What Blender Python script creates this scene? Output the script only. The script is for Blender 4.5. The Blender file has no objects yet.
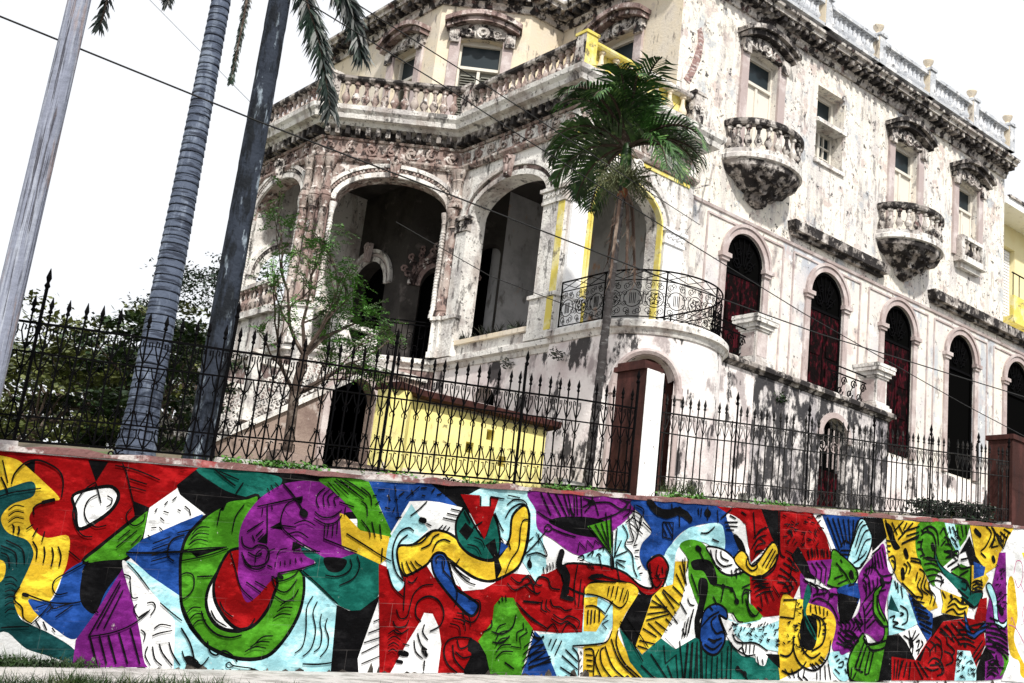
import bpy, bmesh, math, random
from mathutils import Vector, Matrix
from mathutils.geometry import tessellate_polygon
R_ = math.radians
sc = bpy.context.scene
COL = sc.collection

# ------------------------------------------------------------------ camera, world, sun, exposure
cam_d = bpy.data.cameras.new('camera')
cam = bpy.data.objects.new('camera', cam_d)
COL.objects.link(cam)
cam_d.sensor_width = 36.0
cam_d.lens = 1212.4 / 1024 * 36.0
cam_d.clip_end = 2000
cam_d.clip_start = 0.1
YAW, PITCH, ROLL = R_(38.48), R_(14.62), R_(6.734)
fw = Vector((math.sin(YAW)*math.cos(PITCH), math.cos(YAW)*math.cos(PITCH), math.sin(PITCH)))
rt = Vector((math.cos(YAW), -math.sin(YAW), 0))
up = rt.cross(fw)
rt2 = rt*math.cos(ROLL) + up*math.sin(ROLL)
up2 = -rt*math.sin(ROLL) + up*math.cos(ROLL)
cam.matrix_world = Matrix((( rt2.x, up2.x, -fw.x, 0), (rt2.y, up2.y, -fw.y, 0), (rt2.z, up2.z, -fw.z, 0), (0, 0, 0, 1)))
sc.camera = cam

SUN_DIR = Vector((-0.30, -0.66, 0.72)).normalized()      # towards the sun
world = bpy.data.worlds.new('World'); sc.world = world
world.use_nodes = True
nt = world.node_tree
for n in list(nt.nodes): nt.nodes.remove(n)
w_out = nt.nodes.new('ShaderNodeOutputWorld')
w_bg = nt.nodes.new('ShaderNodeBackground')
sky = nt.nodes.new('ShaderNodeTexSky')
sky.sky_type = 'NISHITA'; sky.sun_disc = False
sky.sun_elevation = math.asin(SUN_DIR.z)
sky.sun_rotation = math.atan2(SUN_DIR.x, SUN_DIR.y)
sky.dust_density = 4.0; sky.air_density = 1.0
w_hsv = nt.nodes.new('ShaderNodeMixRGB')                 # overcast: the blue sky behind a bright white cloud deck
w_hsv.blend_type = 'MIX'; w_hsv.inputs[0].default_value = 0.9
w_hsv.inputs[2].default_value = (8.0, 8.1, 8.3, 1)
nt.links.new(sky.outputs[0], w_hsv.inputs[1])
nt.links.new(w_hsv.outputs[0], w_bg.inputs[0])
w_bg.inputs[1].default_value = 0.108
nt.links.new(w_bg.outputs[0], w_out.inputs[0])
sun_d = bpy.data.lights.new('sun', 'SUN')
sun_d.energy = 3.3; sun_d.angle = R_(2.5); sun_d.color = (1.0, .96, .9)
sun = bpy.data.objects.new('sun', sun_d); COL.objects.link(sun)
sun.rotation_euler = (-SUN_DIR).to_track_quat('-Z', 'Y').to_euler()
sc.view_settings.view_transform = 'Standard'
sc.view_settings.look = 'None'
sc.view_settings.exposure = 0.36
sc.view_settings.gamma = 1.0
sc.view_settings.use_curve_mapping = False
sc.cycles.max_bounces = 6
sc.cycles.diffuse_bounces = 3
sc.cycles.use_denoising = True

rnd = random.Random(11)

# ------------------------------------------------------------------ terrain heights (Z = 0 is the camera's eye)
def zfoot(x): return -0.69 + 0.0655*max(-12, min(34, x))          # pavement at the mural wall
def ztop(x): return 0.766 + 0.1164*max(-12, min(34, x))           # top of the mural wall
def zgard(x, y): return ztop(x) + 0.0 + 0.13*max(0, min(2.2, y-9.75))
YW = 9.5

# ------------------------------------------------------------------ materials
def mat(name, col, rough=.8, metal=0., spec=.3):
    m = bpy.data.materials.new(name); m.use_nodes = True
    b = m.node_tree.nodes['Principled BSDF']
    b.inputs['Base Color'].default_value = (*col, 1); b.inputs['Roughness'].default_value = rough
    b.inputs['Metallic'].default_value = metal; b.inputs['Specular IOR Level'].default_value = spec
    return m
def weathered(name, base, layers, rough=.85, bump=.25, bscale=25., spec=.2, metal=0., joints=False):
    """base colour overlaid with noise patches: (colour, scale, lo, hi, (sx,sy,sz), seed, strength, detail)"""
    m = mat(name, base, rough, metal, spec); t = m.node_tree; N = t.nodes; L = t.links
    b = N['Principled BSDF']
    geo = N.new('ShaderNodeNewGeometry')
    cur = None
    for (col, scale, lo, hi, st, seed, amt, det) in layers:
        mp = N.new('ShaderNodeMapping'); mp.inputs['Scale'].default_value = st
        mp.inputs['Location'].default_value = (seed*7.3, seed*3.1, seed*5.7)
        L.new(geo.outputs['Position'], mp.inputs[0])
        nz = N.new('ShaderNodeTexNoise'); nz.inputs['Scale'].default_value = scale
        nz.inputs['Detail'].default_value = det; nz.inputs['Roughness'].default_value = .66
        L.new(mp.outputs[0], nz.inputs['Vector'])
        mr = N.new('ShaderNodeMapRange'); mr.inputs[1].default_value = lo; mr.inputs[2].default_value = hi
        mr.inputs[3].default_value = 0; mr.inputs[4].default_value = amt
        L.new(nz.outputs[0], mr.inputs[0])
        mx = N.new('ShaderNodeMixRGB')
        L.new(mr.outputs[0], mx.inputs[0])
        if cur is None: mx.inputs[1].default_value = (*base, 1)
        else: L.new(cur, mx.inputs[1])
        mx.inputs[2].default_value = (*col, 1)
        cur = mx.outputs[0]
    if joints:                                           # block joints showing through the paint
        sx = N.new('ShaderNodeSeparateXYZ'); L.new(geo.outputs['Position'], sx.inputs[0])
        ml = N.new('ShaderNodeMath'); ml.operation = 'MULTIPLY_ADD'; ml.inputs[1].default_value = -.09; L.new(sx.outputs[0], ml.inputs[0]); L.new(sx.outputs[2], ml.inputs[2])
        cb_ = N.new('ShaderNodeCombineXYZ'); L.new(sx.outputs[0], cb_.inputs[0]); L.new(ml.outputs[0], cb_.inputs[1])
        bk = N.new('ShaderNodeTexBrick'); bk.inputs['Scale'].default_value = 1.0; bk.inputs['Brick Width'].default_value = .42; bk.inputs['Row Height'].default_value = .21; bk.inputs['Mortar Size'].default_value = .003; bk.inputs['Mortar Smooth'].default_value = .4
        L.new(cb_.outputs[0], bk.inputs['Vector'])
        nj = N.new('ShaderNodeTexNoise'); nj.inputs['Scale'].default_value = 1.7; L.new(geo.outputs['Position'], nj.inputs['Vector'])
        mj = N.new('ShaderNodeMapRange'); mj.inputs[1].default_value = .47; mj.inputs[2].default_value = .66; mj.inputs[4].default_value = .13; L.new(nj.outputs[0], mj.inputs[0])
        mm = N.new('ShaderNodeMath'); mm.operation = 'MULTIPLY'; L.new(bk.outputs['Fac'], mm.inputs[0]); L.new(mj.outputs[0], mm.inputs[1])
        mx = N.new('ShaderNodeMixRGB'); L.new(mm.outputs[0], mx.inputs[0]); L.new(cur, mx.inputs[1]); mx.inputs[2].default_value = (.5, .46, .44, 1); cur = mx.outputs[0]
    if cur is not None: L.new(cur, b.inputs['Base Color'])
    if bump:
        nz = N.new('ShaderNodeTexNoise'); nz.inputs['Scale'].default_value = bscale; nz.inputs['Detail'].default_value = 6
        L.new(geo.outputs['Position'], nz.inputs['Vector'])
        bp = N.new('ShaderNodeBump'); bp.inputs['Strength'].default_value = bump; bp.inputs['Distance'].default_value = .03
        L.new(nz.outputs[0], bp.inputs['Height']); L.new(bp.outputs[0], b.inputs['Normal'])
    return m
I1 = (1, 1, 1); STK = (5, 5, .45)
M = {}
M['facade'] = weathered('weathered_white_plaster', (.88, .83, .73), [
    ((.70, .67, .66), .7, .48, .62, I1, 1, .8, 6),
    ((.52, .41, .38), 2.4, .55, .61, I1, 2, .7, 12),
    ((.40, .45, .50), 1.6, .57, .63, I1, 3, .7, 12),
    ((.46, .44, .44), 1.6, .50, .62, (2.6, 2.6, .28), 7, .55, 12),
    ((.16, .14, .14), 5.0, .575, .63, (1.2, 1.2, .6), 4, .6, 15),
    ((.24, .20, .20), 5., .57, .63, (2, 2, .45), 5, .55, 14),
    ((.03, .028, .03), 9., .60, .63, (1, 1, .9), 6, .9, 14)], bump=.5)
M['facade_low'] = weathered('cream_plaster_panels', (.78, .74, .66), [
    ((.60, .58, .60), .7, .48, .62, I1, 11, .8, 6),
    ((.42, .46, .52), 1.3, .53, .60, (1, 1, .5), 12, .75, 10),
    ((.55, .42, .40), 1.6, .58, .66, I1, 13, .6, 9),
    ((.25, .22, .22), 2.4, .57, .63, (1.4, 1.4, .6), 14, .7, 12),
    ((.86, .84, .80), 3.2, .57, .61, I1, 16, .8, 12),
    ((.05, .045, .05), 8., .60, .65, I1, 15, .85, 12)], bump=.3)
M['cream'] = weathered('cream_plaster', (.76, .66, .50), [
    ((.72, .66, .58), .9, .45, .6, I1, 21, .7, 6),
    ((.50, .44, .40), 2., .58, .66, I1, 22, .55, 9),
    ((.10, .08, .08), 4., .57, .64, (2, 2, .6), 23, .7, 12)], bump=.25)
M['white'] = weathered('dirty_white_stone', (.80, .78, .74), [
    ((.38, .35, .35), 2.2, .50, .62, I1, 31, .7, 8),
    ((.36, .30, .27), 1.6, .50, .60, (1.6, 1.6, .45), 34, .7, 12),
    ((.06, .055, .055), 3.4, .555, .62, (1.5, 1.5, .5), 32, .8, 15),
    ((.03, .028, .03), 14., .585, .635, I1, 33, .8, 10)], bump=.5)
M['porch'] = weathered('porch_stone', (.46, .40, .36), [
    ((.25, .165, .145), 2.4, .42, .54, (1.4, 1.4, .6), 46, .85, 10),
    ((.03, .025, .025), 8., .52, .58, (1.3, 1.3, .7), 47, .9, 12),
    ((.80, .76, .72), 7., .57, .61, I1, 48, .8, 10)], bump=.6)
M['soot_shade'] = weathered('crusted_shaded_stone', (.30, .27, .25), [  # black grime, with the shade of undersides and corbels mixed into the colour
    ((.66, .62, .58), 4., .52, .58, I1, 241, .85, 12),
    ((.014, .012, .013), 4.5, .44, .51, (1, 1, .8), 242, .95, 14)], bump=.6)
M['soot'] = weathered('sooty_stone', (.46, .42, .39), [
    ((.74, .70, .65), 4., .49, .55, I1, 41, .9, 12),
    ((.016, .013, .014), 5.5, .485, .545, (1, 1, .7), 42, .96, 12),
    ((.20, .12, .11), 5., .58, .64, I1, 43, .7, 8)], bump=.5)
M['brown'] = weathered('brown_pink_plaster', (.25, .175, .16), [
    ((.56, .46, .43), 3., .50, .60, (1, 1, .6), 51, .8, 9),
    ((.028, .02, .02), 4., .49, .57, (1, 1, .5), 52, .92, 12),
    ((.74, .70, .66), 7., .58, .62, I1, 53, .8, 10)], bump=.6)
M['pinktrim'] = weathered('faded_pink_trim', (.46, .38, .365), [
    ((.70, .64, .62), 2., .48, .62, I1, 61, .8, 8),
    ((.20, .15, .15), 5., .58, .68, (1, 1, .5), 62, .7, 9)], bump=.25)
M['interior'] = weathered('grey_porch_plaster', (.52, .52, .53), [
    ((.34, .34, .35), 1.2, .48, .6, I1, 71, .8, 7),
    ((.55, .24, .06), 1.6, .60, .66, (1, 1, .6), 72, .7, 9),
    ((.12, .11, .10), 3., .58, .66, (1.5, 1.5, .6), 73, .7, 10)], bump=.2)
M['interior_shade'] = weathered('shaded_porch_plaster', (.055, .05, .046), [((.025, .022, .02), 1.4, .46, .6, I1, 77, .9, 8), ((.16, .14, .13), 3., .58, .66, I1, 78, .6, 9)], bump=.2)  # dimness deep in the porch, put into the plaster colour
M['base'] = weathered('stained_basement_plaster', (.86, .81, .79), [
    ((.60, .50, .50), .9, .50, .62, I1, 81, .7, 7),
    ((.30, .25, .25), 2.2, .54, .61, (1, 1, .6), 82, .75, 12),
    ((.03, .028, .03), 2.0, .545, .585, (1.2, 1.2, .6), 83, .95, 14)], bump=.35)
M['blackstain'] = weathered('black_mould_plaster', (.72, .68, .66), [
    ((.30, .28, .30), 1.5, .46, .60, (1.4, 1.4, .6), 91, .9, 9),
    ((.02, .02, .024), 3.4, .44, .52, (1.4, 1.4, .8), 92, .96, 14),
    ((.10, .09, .09), 9., .56, .64, (1, 1, .5), 93, .8, 8)], bump=.4)
M['yellow'] = weathered('yellow_paint', (.72, .60, .14), [
    ((.82, .76, .46), 3., .48, .60, I1, 101, .8, 9),
    ((.16, .13, .09), 5., .575, .63, I1, 102, .85, 12)], bump=.15)
M['annex'] = weathered('annex_yellow_paint', (.90, .80, .30), [
    ((.86, .78, .42), 2., .48, .64, I1, 105, .7, 7),
    ((.34, .28, .14), 4., .57, .65, (1.4, 1.4, .5), 106, .75, 12), ((.10, .08, .05), 11., .64, .68, I1, 107, .8, 10)], bump=.15)
M['purewhite'] = weathered('fresh_white_paint', (.88, .88, .88), [((.62, .61, .59), 2.6, .52, .66, (1.6, 1.6, .5), 111, .7, 10), ((.22, .20, .18), 9., .625, .67, I1, 112, .8, 10)], bump=.25)
M['maroon'] = weathered('maroon_paint', (.045, .017, .014), [
    ((.10, .035, .03), 3., .48, .62, (1, 1, .4), 121, .8, 8), ((.03, .015, .015), 4., .54, .66, (2, 2, .5), 122, .8, 9)], bump=.2)
M['coping'] = weathered('worn_coping', (.20, .10, .095), [
    ((.60, .56, .54), 2.2, .54, .59, I1, 125, .9, 12), ((.12, .06, .06), 5., .53, .62, I1, 126, .8, 9), ((.34, .05, .05), 2., .56, .62, I1, 127, .8, 8)], bump=.6)
M['reddoor'] = weathered('dark_red_shutter_wood', (.034, .003, .006), [
    ((.085, .006, .012), 12., .50, .58, (1, 1, .6), 131, .9, 9), ((.002, .001, .001), 8., .43, .50, (1.6, 1.6, .7), 132, .97, 10)], spec=.05, rough=.7, bump=.3)
M['black'] = mat('unlit_interior', (.003, .003, .003), 1., 0, .0)  # flat black for panels that paint the unlit dark behind openings
M['railstone'] = weathered('grey_white_balustrade', (.50, .52, .55), [((.80, .80, .80), 3., .5, .58, I1, 145, .8, 8), ((.12, .12, .13), 6., .56, .62, I1, 146, .85, 10)], bump=.4)
M['iron_grey'] = weathered('worn_iron', (.006, .006, .006), [((.05, .045, .04), 14., .52, .62, I1, 143, .8, 8)], rough=.7, bump=0)
M['iron'] = weathered('black_iron', (.0025, .0025, .003), [((.012, .008, .007), 20., .58, .70, I1, 141, .6, 6)], spec=.04, rough=.8, bump=0)
M['wood_white'] = weathered('white_window_wood', (.74, .70, .62), [((.40, .35, .30), 6., .58, .70, (1, 1, .4), 151, .6, 8)], rough=.6, bump=.1)
M['wood_brown'] = weathered('brown_window_wood', (.08, .045, .04), [((.16, .10, .09), 8., .5, .65, (1, 1, .4), 155, .8, 8)], rough=.6, bump=.1)
M['glass'] = mat('dark_window_glass', (.012, .022, .028), .28, 0, .25)
M['shutter'] = mat('grey_green_shutter', (.22, .22, .19), .7)
M['concrete'] = weathered('pale_concrete', (.54, .52, .50), [
    ((.28, .27, .25), 3.5, .47, .58, I1, 161, .85, 12), ((.10, .09, .08), 8., .58, .68, I1, 162, .7, 8)], bump=.4)
M['footdirt'] = weathered('splash_dirt', (.035, .03, .026), [((.16, .14, .12), 9., .5, .62, I1, 168, .8, 8)], bump=.3)
M['soil'] = weathered('garden_soil', (.16, .13, .09), [
    ((.08, .13, .04), 1.5, .48, .58, I1, 171, .8, 8), ((.30, .27, .22), 5., .58, .66, I1, 172, .7, 8)], bump=.6)
M['asphalt'] = weathered('street_asphalt', (.06, .06, .06), [((.10, .10, .10), 4., .5, .65, I1, 175, .7, 8)], bump=.4)
M['bark'] = weathered('palm_bark_blue_grey', (.085, .105, .15), [
    ((.22, .26, .33), 3., .50, .62, (4, 4, 1), 181, .7, 8), ((.018, .022, .035), 4., .50, .58, (1, 1, 9), 182, .85, 9)], bump=.6, bscale=14)
M['bark_dark'] = weathered('palm_bark_dark', (.030, .038, .055), [
    ((.30, .36, .42), 5., .57, .62, (1.5, 1.5, .5), 185, .8, 12), ((.008, .010, .013), 5., .48, .56, (1.5, 1.5, .4), 186, .9, 12)], bump=.6, bscale=18)
M['bark_thin'] = weathered('slim_palm_bark', (.05, .045, .045), [((.18, .18, .18), 8., .54, .64, (1, 1, 3), 188, .8, 8)], bump=.5)
M['branch'] = weathered('brown_branch', (.07, .05, .04), [((.22, .18, .15), 9., .54, .64, I1, 189, .8, 8)], bump=.4)
M['polewood'] = weathered('grey_pole_wood', (.24, .26, .33), [
    ((.40, .43, .50), 4., .50, .60, (9, 9, .35), 191, .8, 8), ((.035, .033, .045), 5., .53, .60, (11, 11, .3), 192, .85, 10),
    ((.30, .22, .20), 2., .56, .64, (4, 4, .5), 193, .7, 8)], bump=.5, bscale=12)
def leafmat(name, c1, c2, c3):
    m = weathered(name, c1, [(c2, 2.5, .45, .60, I1, 201, .9, 4), (c3, 9., .55, .68, I1, 202, .8, 4)], rough=.45, bump=0, spec=.5)
    b = m.node_tree.nodes['Principled BSDF']
    try: b.inputs['Transmission Weight'].default_value = 0.0
    except Exception: pass
    return m
M['frond'] = leafmat('dark_palm_leaf', (.012, .038, .008), (.05, .14, .025), (.24, .40, .12))
M['frond_dark'] = leafmat('black_green_palm_leaf', (.006, .012, .011), (.012, .028, .020), (.05, .09, .06))
M['deadfrond'] = weathered('dead_frond', (.085, .055, .042), [((.32, .25, .20), 8., .5, .62, (1, 1, .4), 205, .8, 8)], bump=.3)
M['leaf_a'] = leafmat('bush_leaf_dark', (.012, .03, .008), (.03, .065, .014), (.09, .14, .03))
M['leaf_b'] = leafmat('bush_leaf_olive', (.045, .06, .012), (.10, .115, .025), (.22, .23, .08))
M['leaf_c'] = leafmat('bush_leaf_bright', (.05, .15, .02), (.09, .25, .03), (.16, .32, .06))
M['leaf_far'] = leafmat('far_tree_leaf', (.012, .028, .014), (.02, .045, .02), (.04, .07, .03))
M['seed'] = leafmat('pale_green_fruit_stalks', (.10, .12, .06), (.17, .19, .09), (.28, .28, .16))
M['orange'] = mat('orange_crownshaft', (.20, .07, .03), .7)
M['grass'] = leafmat('grass_blade', (.018, .04, .008), (.04, .08, .018), (.16, .18, .06))
M['agave'] = leafmat('dark_spiky_leaf', (.012, .016, .010), (.02, .03, .015), (.05, .06, .03))
M['brick'] = weathered('exposed_brick', (.34, .22, .20), [((.62, .55, .52), 7., .50, .58, (1, 1, 2.5), 211, .9, 6), ((.04, .03, .03), 9., .54, .62, (1, 1, 2), 212, .9, 8)], bump=.6)
M['stairbrown'] = weathered('brown_stair_plaster', (.34, .26, .22), [((.20, .14, .12), 1.6, .48, .62, I1, 221, .8, 8), ((.56, .50, .46), 4., .58, .66, I1, 222, .7, 8)], bump=.3)
M['neighbour'] = weathered('neighbour_yellow_wall', (.84, .76, .46), [((.78, .66, .34), 1.5, .5, .65, I1, 231, .6, 6)], bump=.1)
M['wire'] = mat('black_cable', (.01, .01, .01), .6)
M['wire_thin'] = mat('grey_cable', (.30, .33, .36), .6)

# ------------------------------------------------------------------ mesh building helpers
def tag(o, label=None, cat=None, group=None, kind=None):
    if label: o['label'] = label
    if cat: o['category'] = cat
    if group: o['group'] = group
    if kind: o['kind'] = kind
    return o
def empty(name, loc, label, cat, group=None):
    o = bpy.data.objects.new(name, None); COL.objects.link(o)
    o.location = loc; o.empty_display_size = .2
    return tag(o, label, cat, group)
def wloc(o):
    v = Vector((0, 0, 0))
    while o: v = v + o.location; o = o.parent
    return v
class MB:
    def __init__(s): s.v = []; s.f = []; s.mi = []; s.cur = 0
    def add(s, vs, fs):
        k = len(s.v); s.v.extend([tuple(p) for p in vs])
        for f in fs: s.f.append([i+k for i in f]); s.mi.append(s.cur)
    def box(s, c, d, ax=None):
        c = Vector(c)
        X, Y, Z = (ax if ax else (Vector((1, 0, 0)), Vector((0, 1, 0)), Vector((0, 0, 1))))
        X, Y, Z = Vector(X)*d[0]/2, Vector(Y)*d[1]/2, Vector(Z)*d[2]/2
        vs = [c+X*a+Y*b+Z*e for a in (-1, 1) for b in (-1, 1) for e in (-1, 1)]
        s.add(vs, [(0, 1, 3, 2), (4, 6, 7, 5), (0, 4, 5, 1), (2, 3, 7, 6), (0, 2, 6, 4), (1, 5, 7, 3)])
    def bx(s, x0, x1, y0, y1, z0, z1): s.box(((x0+x1)/2, (y0+y1)/2, (z0+z1)/2), (abs(x1-x0), abs(y1-y0), abs(z1-z0)))
    def tube(s, pts, r, n=6, cap=True):
        pts = [Vector(p) for p in pts]; m = len(pts)
        rr = r if isinstance(r, (list, tuple)) else [r]*m
        k = len(s.v); ref = None
        for i, p in enumerate(pts):
            d = (pts[min(i+1, m-1)] - pts[max(i-1, 0)])
            if d.length < 1e-9: d = Vector((0, 0, 1))
            d.normalize()
            if ref is None:
                ref = Vector((0, 0, 1)) if abs(d.z) < .9 else Vector((1, 0, 0))
            a = ref - d*ref.dot(d)
            if a.length < 1e-6: a = d.orthogonal()
            a.normalize(); ref = a; b = d.cross(a)
            for j in range(n):
                t = 2*math.pi*(j+.5)/n
                s.v.append(tuple(p + (a*math.cos(t) + b*math.sin(t))*rr[i]))
        for i in range(m-1):
            for j in range(n):
                s.f.append([k+i*n+j, k+i*n+(j+1) % n, k+(i+1)*n+(j+1) % n, k+(i+1)*n+j]); s.mi.append(s.cur)
        if cap:
            s.f.append([k+j for j in range(n)][::-1]); s.mi.append(s.cur)
            s.f.append([k+(m-1)*n+j for j in range(n)]); s.mi.append(s.cur)
    def lathe(s, c, prof, n=12, a0=0, a1=2*math.pi):
        """prof: (radius, z) from bottom to top around a vertical axis through c"""
        full = abs(a1-a0-2*math.pi) < 1e-6; k = len(s.v); m = n if full else n+1
        for (r, z) in prof:
            for j in range(m):
                t = a0 + (a1-a0)*j/n
                s.v.append((c[0]+r*math.cos(t), c[1]+r*math.sin(t), c[2]+z))
        for i in range(len(prof)-1):
            for j in range(n):
                j2 = (j+1) % m
                s.f.append([k+i*m+j, k+i*m+j2, k+(i+1)*m+j2, k+(i+1)*m+j]); s.mi.append(s.cur)
        if full:
            s.f.append([k+j for j in range(m)][::-1]); s.mi.append(s.cur)
            s.f.append([k+(len(prof)-1)*m+j for j in range(m)]); s.mi.append(s.cur)
    def sweep(s, path, prof, closed=False, caps=True):
        """moulding: profile of (outward, z) run along a plan path, outward = right-hand side of travel, mitred"""
        P = [Vector((p[0], p[1])) for p in path]; m = len(P); k = len(s.v); q = len(prof)
        def nrm(a, b):
            d = (b-a).normalized(); return Vector((d.y, -d.x))
        for i in range(m):
            if closed: n1, n2 = nrm(P[i-1], P[i]), nrm(P[i], P[(i+1) % m])
            else:
                n1 = nrm(P[max(i-1, 0)], P[max(i-1, 0)+1]); n2 = nrm(P[min(i, m-2)], P[min(i, m-2)+1])
            b = (n1+n2); b.normalize(); b = b / max(.35, b.dot(n1))
            for (o, z) in prof: s.v.append((P[i].x+b.x*o, P[i].y+b.y*o, z))
        for i in range(m if closed else m-1):
            i2 = (i+1) % m
            for j in range(q):
                j2 = (j+1) % q
                s.f.append([k+i*q+j, k+i2*q+j, k+i2*q+j2, k+i*q+j2]); s.mi.append(s.cur)
        if caps and not closed:
            s.f.append([k+j for j in range(q)]); s.mi.append(s.cur)
            s.f.append([k+(m-1)*q+j for j in range(q)][::-1]); s.mi.append(s.cur)
    def prism(s, polys, f0, f1):
        """polys: [outer, hole...] of 2D points, f0/f1 map (a, b) to the front and back 3D points"""
        tri = tessellate_polygon([[Vector((p[0], p[1], 0)) for p in pl] for pl in polys])
        flat = [p for pl in polys for p in pl]; n = len(flat); k = len(s.v)
        for p in flat: s.v.append(tuple(f0(*p)))
        for p in flat: s.v.append(tuple(f1(*p)))
        for t in tri:
            s.f.append([k+i for i in t]); s.f.append([k+n+i for i in t][::-1]); s.mi += [s.cur]*2
        o = 0
        for pl in polys:
            c = len(pl)
            for i in range(c):
                a, b = o+i, o+(i+1) % c
                s.f.append([k+a, k+b, k+n+b, k+n+a]); s.mi.append(s.cur)
            o += c
    def quad(s, a, b, c, d): s.add([a, b, c, d], [(0, 1, 2, 3)])
    def build(s, name, mats, parent=None, smooth=False, origin=None, fixn=True):
        base = wloc(parent) if parent else Vector((0, 0, 0))
        org = Vector(origin) if origin is not None else base
        me = bpy.data.meshes.new(name)
        me.from_pydata([tuple(Vector(p)-org) for p in s.v], [], s.f)
        for m in (mats if isinstance(mats, (list, tuple)) else [mats]): me.materials.append(m)
        if any(s.mi): me.polygons.foreach_set('material_index', s.mi)
        if fixn:
            bm = bmesh.new(); bm.from_mesh(me); bmesh.ops.recalc_face_normals(bm, faces=bm.faces); bm.to_mesh(me); bm.free()
        if smooth:
            me.polygons.foreach_set('use_smooth', [True]*len(me.polygons))
            try: me.set_sharp_from_angle(angle=R_(40))
            except Exception: pass
        me.update()
        o = bpy.data.objects.new(name, me); COL.objects.link(o)
        if parent: o.parent = parent
        o.location = org - base
        return o
def dup(o, parent, loc):
    c = o.copy(); COL.objects.link(c); c.parent = parent; c.location = loc; return c

class Fr:
    """a wall's own frame: s along the wall (left to right as seen from outside), z up, o outward"""
    def __init__(s, p0, p1):
        s.p0 = Vector((p0[0], p0[1], 0)); d = Vector((p1[0]-p0[0], p1[1]-p0[1], 0)); s.L = d.length
        s.u = d.normalized(); s.n = Vector((s.u.y, -s.u.x, 0)); s.ax = (s.u, s.n, Vector((0, 0, 1)))
    def pt(s, a, z, o=0): return s.p0 + s.u*a + s.n*o + Vector((0, 0, z))
    def box(s, mb, s0, s1, z0, z1, o0, o1): mb.box(s.pt((s0+s1)/2, (z0+z1)/2, (o0+o1)/2), (abs(s1-s0), abs(o1-o0), abs(z1-z0)), s.ax)
    def slab(s, mb, polys, o0, o1): mb.prism(polys, lambda a, b: s.pt(a, b, o1), lambda a, b: s.pt(a, b, o0))
    def wall(s, mb, s0, s1, z0, z1, o0, o1, holes=()): s.slab(mb, [[(s0, z0), (s1, z0), (s1, z1), (s0, z1)]] + [list(h) for h in holes], o0, o1)
    def tube(s, mb, pts, r, n=4, o=0, cap=True): mb.tube([s.pt(p[0], p[1], p[2] if len(p) > 2 else o) for p in pts], r, n, cap)
    def xy(s, a, o=0): p = s.pt(a, 0, o); return (p.x, p.y)
def arch(c, hw, z0, zs, rise, n=18):
    return [(c-hw, z0)] + [(c-hw*math.cos(math.pi*i/n), zs+rise*math.sin(math.pi*i/n)) for i in range(n+1)] + [(c+hw, z0)]
def archband(c, hw, zs, rise, w0, w1, zj=None, n=22):
    """ring between arch offset w0 and w1; zj = foot of its legs"""
    a = [(c-(hw+w1)*math.cos(math.pi*i/n), zs+(rise+w1)*math.sin(math.pi*i/n)) for i in range(n+1)]
    b = [(c-(hw+w0)*math.cos(math.pi*i/n), zs+(rise+w0)*math.sin(math.pi*i/n)) for i in range(n+1)]
    if zj is not None:
        a = [(c-hw-w1, zj)] + a + [(c+hw+w1, zj)]; b = [(c-hw-w0, zj)] + b + [(c+hw+w0, zj)]
    return a + b[::-1]
def segarch(c, hw, z, rise, n=10): return [(c-hw+2*hw*i/n, z+rise*(1-(2*i/n-1)**2)) for i in range(n+1)]
def scroll(cx, cz, r, a0, turns, n=14, k=.25):
    """spiral points from the outside in"""
    return [(cx+r*(1-(1-k)*i/n)*math.cos(a0+turns*2*math.pi*i/n), cz+r*(1-(1-k)*i/n)*math.sin(a0+turns*2*math.pi*i/n)) for i in range(n+1)]
def scurve(x0, z0, x1, z1, r, side=1, n=8):
    """an S bar with curled ends between two points"""
    pts = []
    for i in range(n+1):
        t = math.pi*1.5*(1-i/n); pts.append((x0 + side*r*(1-math.cos(t))*.8, z0 + r*math.sin(t)))
    for i in range(n+1):
        t = math.pi*1.5*(i/n); pts.append((x1 - side*r*(1-math.cos(t))*.8, z1 - r*math.sin(t)))
    return pts
BALP = [(.30, 0), (.30, .06), (.17, .10), (.20, .16), (.38, .30), (.36, .38), (.20, .56), (.15, .72), (.17, .84), (.28, .88), (.28, 1.0)]
def baluster_mb(h, w, n=8):
    mb = MB(); mb.lathe((0, 0, 0), [(r*w, z*h) for r, z in BALP], n); return mb
# ------------------------------------------------------------------ ground
def grid_sheet(name, xs, ys, zf, m, kind='structure'):
    mb = MB()
    vs = [(x, y, zf(x, y)) for y in ys for x in xs]; nx = len(xs)
    mb.add(vs, [(j*nx+i, j*nx+i+1, (j+1)*nx+i+1, (j+1)*nx+i) for j in range(len(ys)-1) for i in range(nx-1)])
    return tag(mb.build(name, m, smooth=True), kind=kind)
def frange(a, b, st):
    n = int(round((b-a)/st)); return [a+(b-a)*i/n for i in range(n+1)]
XS = [-300, -120, -60, -30] + frange(-12, 34, 1.0) + [60, 120, 300]
def zverge(x, y): return zfoot(x) - .13 - .085*max(0, 8.3-y) if y > -3 else zfoot(x)-.13-.085*11.3
grid_sheet('street_ground', XS, [-300, -100, -40, -10, -3, 0, 2, 4, 5.2], lambda x, y: zverge(x, y), M['asphalt'])
grid_sheet('grass_verge_soil', XS, [5.2, 6, 7, 8, 8.32], lambda x, y: zverge(x, y)+.012, M['soil'])
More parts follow.
